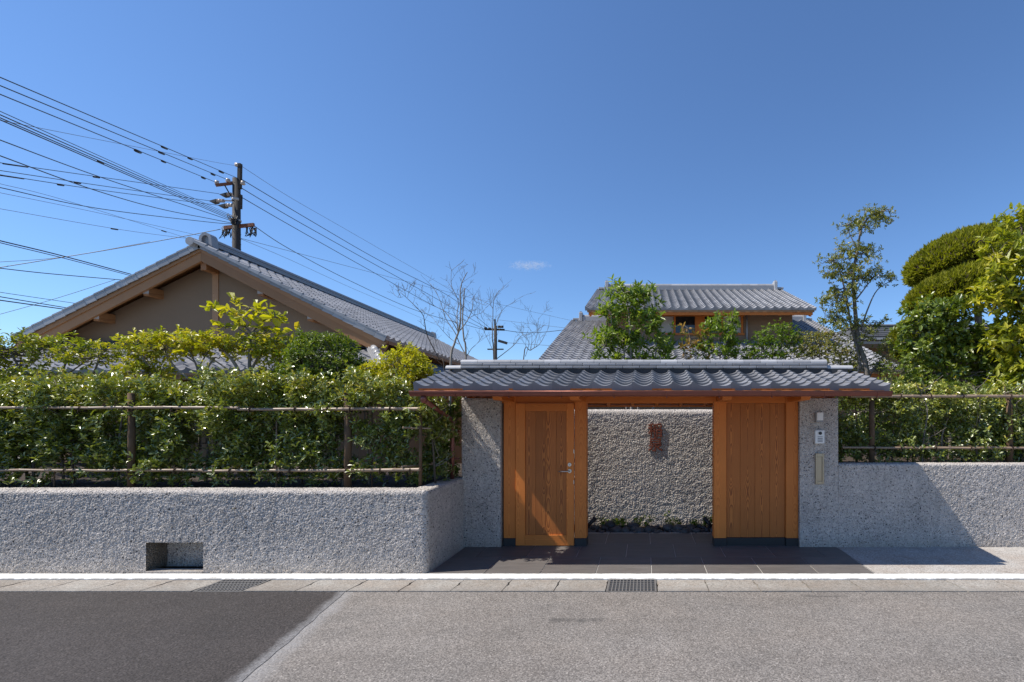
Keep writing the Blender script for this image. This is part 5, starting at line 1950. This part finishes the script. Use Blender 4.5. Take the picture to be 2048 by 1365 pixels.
plant('evergreen_shrub', 'green shrub around the downpipe beside the gate side wall', 'shrub', at(880, 960, 6.42),
      [pxblob(868, 830, 38, 40, 6.42, .13), pxblob(880, 880, 36, 45, 6.42, .13), pxblob(862, 920, 34, 35, 6.42, .13), pxblob(900, 935, 20, 25, 6.42, .1), pxblob(905, 830, 18, 40, 6.5, .1)],
      stems([([(870, 972), (872, 900), (868, 830)], .012, .006), ([(890, 968), (893, 900), (890, 840)], .01, .005), ([(855, 975), (852, 910), (858, 850)], .01, .005)], 6.42),
      L_ROUND, M_BARK, 900, 170, 6, .045, .42, seed=12, csize=.045, shell=.3, twig=.004, shape='obovate')

plant('garden_shrub', 'dark shrub mass low behind the hedge at the left picture edge', 'shrub', at(0, 950, 8.2),
      [pxblob(-20, 790, 90, 45, 8.2, .5), pxblob(70, 800, 70, 40, 8.2, .5), pxblob(-130, 780, 90, 50, 8.2, .5), pxblob(30, 850, 120, 45, 8.2, .5)],
      stems([([(0, 960), (0, 880), (-10, 800)], .02, .008), ([(70, 960), (72, 880), (75, 810)], .02, .008), ([(-90, 960), (-100, 860), (-110, 790)], .02, .008)], 8.2),
      L_ROUND, M_BARK, 1300, 260, 6, .07, .42, seed=14, csize=.1, shell=.3, shape='obovate')

# ------------------------------------------------------------------ bare trees
def bare(name, label, base, mains, d, rr, depth=3, mat=M_BARKL, tw=.9):
    t = thing(name, base, label, 'tree', 'bare garden trees')
    tips = MB()

    def grow(p, dr, L, r, lev):
        n = 5
        pts, rad = [p], [r]
        q = Vector(p); v = Vector(dr)
        for i in range(n):
            v = (v + Vector((rr.gauss(0, .13), rr.gauss(0, .13), rr.gauss(.05, .1)))).normalized()
            q = q + v * L / n
            pts.append(q.copy()); rad.append(max(.0016, r * (1 - .75 * (i + 1) / n)))
        tips.tube(pts, rad, 4, caps=False)
        if lev > 0:
            for k in range(rr.choice((1, 2, 3))):
                i = rr.randint(1, n - 1)
                side = Vector((rr.gauss(0, 1), rr.gauss(0, .7), rr.gauss(.25, .5))).normalized()
                grow(pts[i], (v * .75 + side * .75).normalized(), L * rr.uniform(.45, .7), max(.002, rad[i] * .62), lev - 1)

    for pts, r0, r1 in mains:
        P = smooth([at(x, y, d + rr.uniform(-.05, .05)) for x, y in pts])
        n = len(P)
        rad = [.8 * (r0 + (r1 - r0) * i / (n - 1)) for i in range(n)]
        m = MB()
        m.tube(P, rad, 7)
        m.build('trunk' if r0 > .016 else 'limb', mat, t)
        for i in range(int(n * .35), n, 3):
            tv = (P[min(i + 1, n - 1)] - P[max(i - 1, 0)]).normalized()
            side = Vector((rr.choice((-1, 1)) * rr.uniform(.5, 1), rr.gauss(0, .5), rr.uniform(.1, .8))).normalized()
            grow(P[i], (tv * .6 + side * .7).normalized(), rr.uniform(.2, .45) * tw, max(.0035, rad[i] * .4), 2)
    tag(tips.build('twigs', M_BARK, t, ORG[t], False), kind='stuff')
    return t


def q3(lst):
    return [(780 + x * .1758, 520 + y * .1758) for x, y in lst]


rb = random.Random(31)
bare('bare_tree', 'pale bare tree with upright forked stems left of the gate ridge', at(905, 960, 8.7), [
    (q3([(680, 2600), (690, 1220), (735, 950), (780, 820), (800, 700), (805, 500), (800, 380), (815, 270), (880, 140)]), .028, .007),
    (q3([(780, 820), (765, 740), (762, 620), (775, 470), (700, 290), (700, 100)]), .014, .003),
    (q3([(780, 820), (840, 750), (890, 670), (940, 550), (930, 440)]), .013, .004),
    (q3([(890, 670), (960, 630), (1050, 600), (1090, 540)]), .007, .002),
    (q3([(780, 830), (700, 690), (610, 580), (500, 520), (430, 420)]), .011, .003)], 8.7, rb)
bare('bare_tree', 'bare tree with a straight pale stem right behind the gate roof end', at(932, 960, 9.0), [
    (q3([(870, 2600), (865, 1130), (840, 900), (825, 700), (835, 500), (850, 320)]), .024, .01),
    (q3([(860, 1080), (790, 950), (740, 830), (640, 680), (600, 560), (550, 420), (460, 270)]), .013, .003),
    (q3([(870, 1100), (920, 1020), (960, 980)]), .010, .004),
    (q3([(780, 960), (680, 890), (560, 760), (480, 650)]), .008, .002)], 9.0, rb)
bare('bare_tree', 'dark leaning bare sapling crossing the gabled roof eave', at(885, 960, 8.4), [
    (q3([(660, 2600), (620, 1270), (560, 1130), (480, 980), (420, 850), (395, 720), (370, 620), (260, 500), (130, 380)]), .014, .005),
    (q3([(150, 420), (100, 430), (50, 400)]), .004, .002),
    (q3([(200, 430), (220, 330), (232, 280)]), .004, .002),
    (q3([(600, 1200), (500, 1120), (430, 1120)]), .005, .002)], 8.4, rb, mat=M_BARKD, tw=.6)
bare('bare_tree', 'fine twiggy bare tree around the distant pole', at(985, 960, 9.3), [
    (q3([(1200, 2600), (1180, 1130), (1165, 900), (1170, 700), (1180, 470), (1240, 350)]), .017, .004),
    (q3([(1200, 760), (1255, 610), (1330, 520)]), .008, .003),
    (q3([(1175, 560), (1120, 500), (1090, 520)]), .004, .002),
    (q3([(1210, 1130), (1400, 980), (1490, 870), (1560, 850)]), .010, .003),
    (q3([(1180, 1050), (1100, 880), (980, 640)]), .006, .002)], 9.3, rb, mat=M_BARK)
bare('bare_tree', 'low spreading bare tree beside the left edge of the tan house roof', at(1060, 960, 9.6), [
    (q3([(1500, 2600), (1520, 1130), (1600, 1030), (1700, 960), (1780, 820)]), .016, .004),
    (q3([(1600, 1030), (1615, 900), (1600, 800)]), .007, .003),
    (q3([(1540, 1100), (1580, 950), (1540, 860)]), .007, .003),
    (q3([(1640, 1000), (1680, 800), (1690, 660)]), .006, .002)], 9.6, rb, mat=M_BARK)

# ------------------------------------------------------------------ garden trees behind the gate
d = 9.4
plant('broadleaf_tree', 'bushy light green tree with narrow leaves in front of the tan house', 'tree', at(1262, 1000, d),
      [pxblob(1255, 585, 48, 26, d, .4), pxblob(1290, 585, 22, 18, d, .3), pxblob(1228, 622, 36, 28, d, .4), pxblob(1285, 625, 38, 28, d, .4), pxblob(1222, 668, 34, 24, d, .4), pxblob(1268, 672, 42, 26, d, .4), pxblob(1318, 655, 26, 22, d, .3), pxblob(1334, 690, 24, 22, d, .3), pxblob(1206, 700, 22, 16, d, .3), pxblob(1255, 712, 40, 12, d, .3), pxblob(1310, 712, 34, 14, d, .3)],
      stems([([(1265, 1040), (1262, 720), (1260, 680), (1258, 630), (1250, 585)], .03, .01), ([(1275, 1040), (1278, 720), (1290, 660), (1288, 610)], .024, .009), ([(1255, 1040), (1250, 720), (1228, 670), (1222, 630)], .02, .007), ([(1300, 1040), (1310, 720), (1325, 670)], .016, .006), ([(1262, 715), (1235, 690), (1212, 690)], .012, .005)], d),
      L_BROAD, M_BARKL, 380, 120, 8, .14, .34, seed=21, csize=.09, shell=.35, twig=.006, shape='lance', spread=(35, 85))
d = 9.2
plant('young_tree', 'young tree with fading copper leaves between the two green trees', 'tree', at(1385, 1000, d),
      [pxblob(1375, 655, 16, 10, d, .15), pxblob(1365, 690, 20, 12, d, .18), pxblob(1395, 680, 20, 14, d, .18), pxblob(1418, 672, 22, 12, d, .18), pxblob(1375, 712, 24, 9, d, .15), pxblob(1410, 705, 18, 12, d, .15)],
      stems([([(1378, 1040), (1380, 720), (1382, 690), (1375, 655)], .012, .004), ([(1380, 715), (1400, 690), (1425, 672)], .008, .003)], d),
      L_COPPER, M_BARK, 60, 36, 4, .11, .5, seed=22, csize=.05, shell=.2, twig=.004)
plant('young_tree', 'upright young tree with glossy bright green leaves before the window', 'tree', at(1440, 1000, d),
      [pxblob(1435, 640, 14, 22, d, .18), pxblob(1465, 640, 16, 22, d, .18), pxblob(1422, 660, 22, 18, d, .2), pxblob(1455, 670, 26, 22, d, .25), pxblob(1440, 700, 34, 18, d, .25), pxblob(1400, 700, 22, 14, d, .2), pxblob(1470, 700, 18, 18, d, .2)],
      stems([([(1438, 1040), (1440, 720), (1438, 680), (1434, 620)], .014, .004), ([(1442, 710), (1455, 680), (1466, 622)], .01, .003), ([(1440, 715), (1420, 690), (1405, 690)], .007, .003)], d),
      L_BROAD, M_BARK, 300, 80, 6, .085, .42, seed=23, csize=.06, shell=.3, twig=.004, tint0=.45)
plant('nandina', 'feathery green shrub rising over the gate ridge left of the slender tree', 'shrub', at(1545, 1000, d),
      [pxblob(1530, 668, 24, 10, d, .2), pxblob(1560, 662, 26, 12, d, .2), pxblob(1545, 685, 40, 14, d, .25), pxblob(1515, 700, 30, 14, d, .25), pxblob(1580, 680, 26, 14, d, .2), pxblob(1560, 708, 50, 10, d, .25), pxblob(1490, 712, 30, 8, d, .2), pxblob(1570, 650, 10, 9, d, .1)],
      stems([([(1540, 1040), (1545, 720), (1540, 690), (1530, 665)], .012, .004), ([(1550, 1040), (1560, 720), (1572, 690), (1575, 650)], .012, .004), ([(1530, 1040), (1525, 720), (1510, 695)], .01, .004)], d),
      L_FERN, M_BARK, 640, 120, 8, .045, .45, seed=24, csize=.08, shell=.2, twig=.004)
plant('privet', 'pale loose small-leaved shrub between the feathery shrub and the slender tree', 'shrub', at(1640, 1000, d),
      [pxblob(1610, 680, 40, 18, d, .3), pxblob(1650, 690, 44, 22, d, .3), pxblob(1620, 708, 60, 14, d, .3), pxblob(1690, 705, 34, 20, d, .3), pxblob(1665, 668, 26, 12, d, .2), pxblob(1700, 730, 40, 16, d, .3)],
      stems([([(1640, 1040), (1640, 720), (1620, 690), (1600, 675)], .014, .004), ([(1650, 1040), (1655, 720), (1665, 690), (1670, 665)], .012, .004), ([(1660, 1040), (1680, 730), (1700, 705)], .012, .004)], d),
      L_SLENDER, M_BARK, 900, 150, 7, .04, .45, seed=25, csize=.08, shell=.15, twig=.004, tint0=.75)
d = 9.0
plant('slender_tree', 'tall slender evergreen tree with open grey branches right of the gate', 'tree', at(1733, 1000, d),
      [pxblob(1738, 430, 46, 14, d, .25), pxblob(1712, 455, 42, 16, d, .3), pxblob(1765, 432, 24, 12, d, .2), pxblob(1702, 500, 44, 18, d, .35), pxblob(1740, 500, 18, 16, d, .2), pxblob(1665, 520, 30, 12, d, .25), pxblob(1705, 540, 52, 20, d, .4), pxblob(1660, 548, 26, 14, d, .25), pxblob(1745, 555, 40, 18, d, .3), pxblob(1778, 556, 16, 8, d, .15), pxblob(1690, 580, 44, 18, d, .35), pxblob(1648, 602, 24, 14, d, .2), pxblob(1690, 612, 32, 20, d, .3), pxblob(1660, 640, 30, 14, d, .25), pxblob(1700, 650, 36, 16, d, .3), pxblob(1752, 645, 34, 10, d, .2), pxblob(1730, 670, 30, 12, d, .25), pxblob(1775, 690, 24, 16, d, .2), pxblob(1770, 730, 34, 20, d, .25)],
      stems([([(1742, 1040), (1738, 860), (1733, 740), (1718, 690), (1712, 640), (1708, 590), (1707, 545), (1715, 500), (1724, 455), (1745, 430), (1786, 417)], .062, .006), ([(1722, 740), (1712, 690), (1700, 640), (1692, 590), (1678, 540), (1665, 520)], .035, .006), ([(1722, 660), (1735, 620), (1755, 580), (1790, 558)], .02, .004), ([(1712, 600), (1735, 570), (1755, 545)], .016, .004), ([(1716, 500), (1700, 470), (1695, 450)], .012, .004), ([(1716, 660), (1690, 640), (1655, 645)], .014, .004), ([(1710, 560), (1690, 545), (1650, 550)], .012, .004), ([(1736, 760), (1760, 720), (1790, 700)], .014, .004)], d),
      L_SLENDER, M_BARK, 1150, 260, 8, .062, .38, seed=26, csize=.065, shell=.2, twig=.005, shape='obovate', group=None)

# ------------------------------------------------------------------ right-hand side
d = 8.0
plant('camellia', 'glossy dark camellia below the clipped conifer at the right', 'tree', at(1890, 950, d),
      [pxblob(1875, 620, 55, 28, d, .4), pxblob(1840, 655, 40, 30, d, .4), pxblob(1900, 650, 55, 35, d, .45), pxblob(1850, 700, 55, 32, d, .45), pxblob(1915, 705, 50, 32, d, .4), pxblob(1870, 745, 55, 26, d, .4), pxblob(1960, 690, 45, 40, d, .4), pxblob(1985, 740, 55, 35, d, .4)],
      stems([([(1900, 960), (1902, 800), (1900, 740), (1905, 690), (1915, 630)], .035, .01), ([(1895, 790), (1870, 720), (1850, 660)], .02, .006), ([(1902, 740), (1935, 690), (1960, 650)], .018, .006)], d),
      L_CAMELLIA, M_BARK, 1350, 260, 6, .095, .5, seed=41, csize=.08, shell=.4, twig=.005)
d = 7.4
plant('oak_tree', 'yellow-green broadleaf tree filling the right edge of the picture', 'tree', at(2050, 950, d),
      [pxblob(2035, 440, 30, 28, d, .3), pxblob(2010, 500, 40, 34, d, .35), pxblob(2060, 500, 50, 50, d, .4), pxblob(2000, 560, 44, 34, d, .35), pxblob(2050, 580, 50, 40, d, .4), pxblob(1985, 610, 40, 26, d, .3), pxblob(2030, 650, 50, 36, d, .4), pxblob(1990, 680, 40, 30, d, .35), pxblob(2045, 720, 46, 36, d, .4), pxblob(2110, 620, 70, 120, d, .6), pxblob(2200, 700, 110, 120, d, .8), pxblob(2020, 770, 40, 24, d, .3)],
      stems([([(2060, 960), (2055, 800), (2060, 650), (2050, 520), (2040, 430)], .05, .01), ([(2055, 760), (2020, 680), (1985, 620)], .022, .006), ([(2058, 640), (2020, 570), (1995, 520)], .02, .006), ([(2058, 700), (2090, 620), (2110, 560)], .03, .01)], d),
      L_OAK, M_BARK, 1900, 400, 7, .135, .36, seed=42, csize=.09, shell=.35, twig=.005, shape='lance')
d = 7.3
plant('garden_shrub', 'mixed green shrub rising above the right bamboo fence rail', 'shrub', at(1880, 950, d),
      [pxblob(1800, 745, 30, 28, d, .3), pxblob(1790, 780, 30, 30, d, .3), pxblob(1850, 775, 50, 25, d, .35), pxblob(1915, 775, 50, 25, d, .35), pxblob(1980, 790, 60, 25, d, .35), pxblob(2050, 790, 40, 30, d, .35)],
      stems([([(1815, 950), (1815, 850), (1812, 780), (1805, 745)], .014, .005), ([(1860, 950), (1862, 850), (1855, 780)], .014, .005), ([(1925, 950), (1920, 850), (1918, 780)], .014, .005), ([(1990, 950), (1985, 860), (1982, 795)], .014, .005)], d),
      L_ROUND, M_BARK, 900, 190, 6, .055, .42, seed=43, csize=.06, shell=.3, twig=.004, shape='obovate')


plant('garden_shrub', 'dark evergreen mass behind the right hedge', 'shrub', at(1880, 950, 8.6),
      [pxblob(1720, 830, 60, 60, 8.6, .3), pxblob(1800, 840, 70, 70, 8.6, .4), pxblob(1900, 840, 80, 75, 8.6, .4), pxblob(2000, 840, 80, 75, 8.6, .4), pxblob(2090, 840, 80, 75, 8.6, .4), pxblob(2200, 830, 90, 85, 8.6, .5)],
      stems([([(1760, 950), (1762, 850), (1755, 780)], .02, .008), ([(1890, 950), (1885, 850), (1890, 780)], .03, .008), ([(2010, 950), (2000, 850), (2005, 780)], .03, .008)], 8.6),
      L_ROUND, M_BARK, 1500, 300, 6, .08, .42, seed=44, csize=.12, shell=.2, shape='obovate')


# cloud-pruned conifer: pads of short needles on a dark inner mass
def padk(q, c):
    v = Vector(q)
    return 1 + .07 * noise.noise(v * 2.3 + Vector(c)) + .055 * noise.noise(v * 7.0 + Vector(c)) + .03 * noise.noise(v * 15.0)


def pads(name, label, base, plist, trunk, seed):
    rng = np.random.default_rng(seed)
    t = thing(name, base, label, 'tree')
    for (c, r, n, tilt) in plist:
        c = np.array(c); r = np.array(r)
        bm = bmesh.new()
        bmesh.ops.create_icosphere(bm, subdivisions=4, radius=1)
        for v in bm.verts:
            k = padk(v.co, c) - .06
            if v.co.z < -.15: v.co.z *= .75
            v.co = Vector((v.co.x * r[0] * k, v.co.y * r[1] * k, v.co.z * r[2] * k))
            v.co.z += tilt * v.co.x
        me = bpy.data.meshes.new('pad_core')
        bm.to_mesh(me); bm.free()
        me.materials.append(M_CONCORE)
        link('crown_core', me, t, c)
        dr = unit(rng.normal(0, 1, (n, 3)))
        dr[:, 2] = np.where(dr[:, 2] < -.15, dr[:, 2] * .75, dr[:, 2])
        k = np.array([padk(Vector(q), c) for q in dr]) - .04 + rng.uniform(-.06, .05, n)
        P = dr * r * k[:, None]
        P[:, 2] += tilt * P[:, 0]
        nn = unit(dr / r)
        ax = unit(nn + np.array([0, 0, .35]) + rng.normal(0, .42, nn.shape))
        side = unit(np.cross(ax, rng.normal(0, 1, nn.shape)))
        L = rng.uniform(.05, .15, n)[:, None]
        W = rng.uniform(.014, .028, n)[:, None]
        P = P + c
        V = np.empty((n, 4, 3), np.float32)
        V[:, 0] = P - ax * L * .35 - side * W * .5
        V[:, 1] = P - ax * L * .1 + side * W
        V[:, 2] = P + ax * L * .65
        V[:, 3] = P - ax * L * .1 - side * W
        F = np.arange(n * 4).reshape(n, 4)
        cl = np.array([noise.noise(Vector(q) * 9.0 + Vector(c)) for q in dr])
        tint = np.clip(.45 + .35 * cl + rng.normal(0, .2, n), 0, 1)
        npmesh('crown', V.reshape(-1, 3), F, L_CONIFER, t, ORG[t], {'tint': np.repeat(tint, 4)})
    for pts, r0, r1 in trunk:
        P = smooth([at(*q) for q in pts])
        m = MB()
        m.tube(P, [r0 + (r1 - r0) * i / (len(P) - 1) for i in range(len(P))], 9)
        m.build('trunk', M_BARK, t)
    return t


d = 10.5
sc_ = d / FPX
pads('cloud_pruned_conifer', 'cloud-pruned conifer with thick rounded pads at the right', at(1960, 950, d), [
    (at(1926, 522, d + .25), (110 * sc_, 1.0, 60 * sc_), 20000, .22),
    (at(1915, 580, d - .3), (98 * sc_, .8, 44 * sc_), 16000, .30),
    (at(1830, 690, d - .3), (44 * sc_, .45, 50 * sc_), 7000, -.1),
], [([(1960, 950, d), (1965, 750, d), (1955, 620, d), (1950, 530, d)], .11, .05), ([(1960, 720, d), (1900, 720, d), (1840, 700, d)], .05, .025), ([(1835, 690, d), (1833, 640, d), (1845, 600, d)], .03, .02)], 51)

ORD = ('first', 'second', 'third', 'fourth', 'fifth', 'sixth', 'seventh', 'eighth', 'ninth', 'tenth')
# small plants at the foot of the screen wall
for i, px in enumerate((1205, 1232, 1247, 1275, 1297, 1340, 1352, 1388, 1410, 1424)):
    dd = 7.44
    b = at(px, 1050, dd)
    plant('ground_plant', 'small green plant by the screen wall, %s from left in the pebble strip' % ORD[i], 'plant', (b.x, dd, 0.0), [((b.x, dd, .07), (.07, .05, .055))], None, L_FERN if i % 3 else L_BROAD, M_BARK, 18, 6, 5, .035, .5,
          group='small plants in the pebble strip', seed=60 + i, csize=.03, shell=.2)
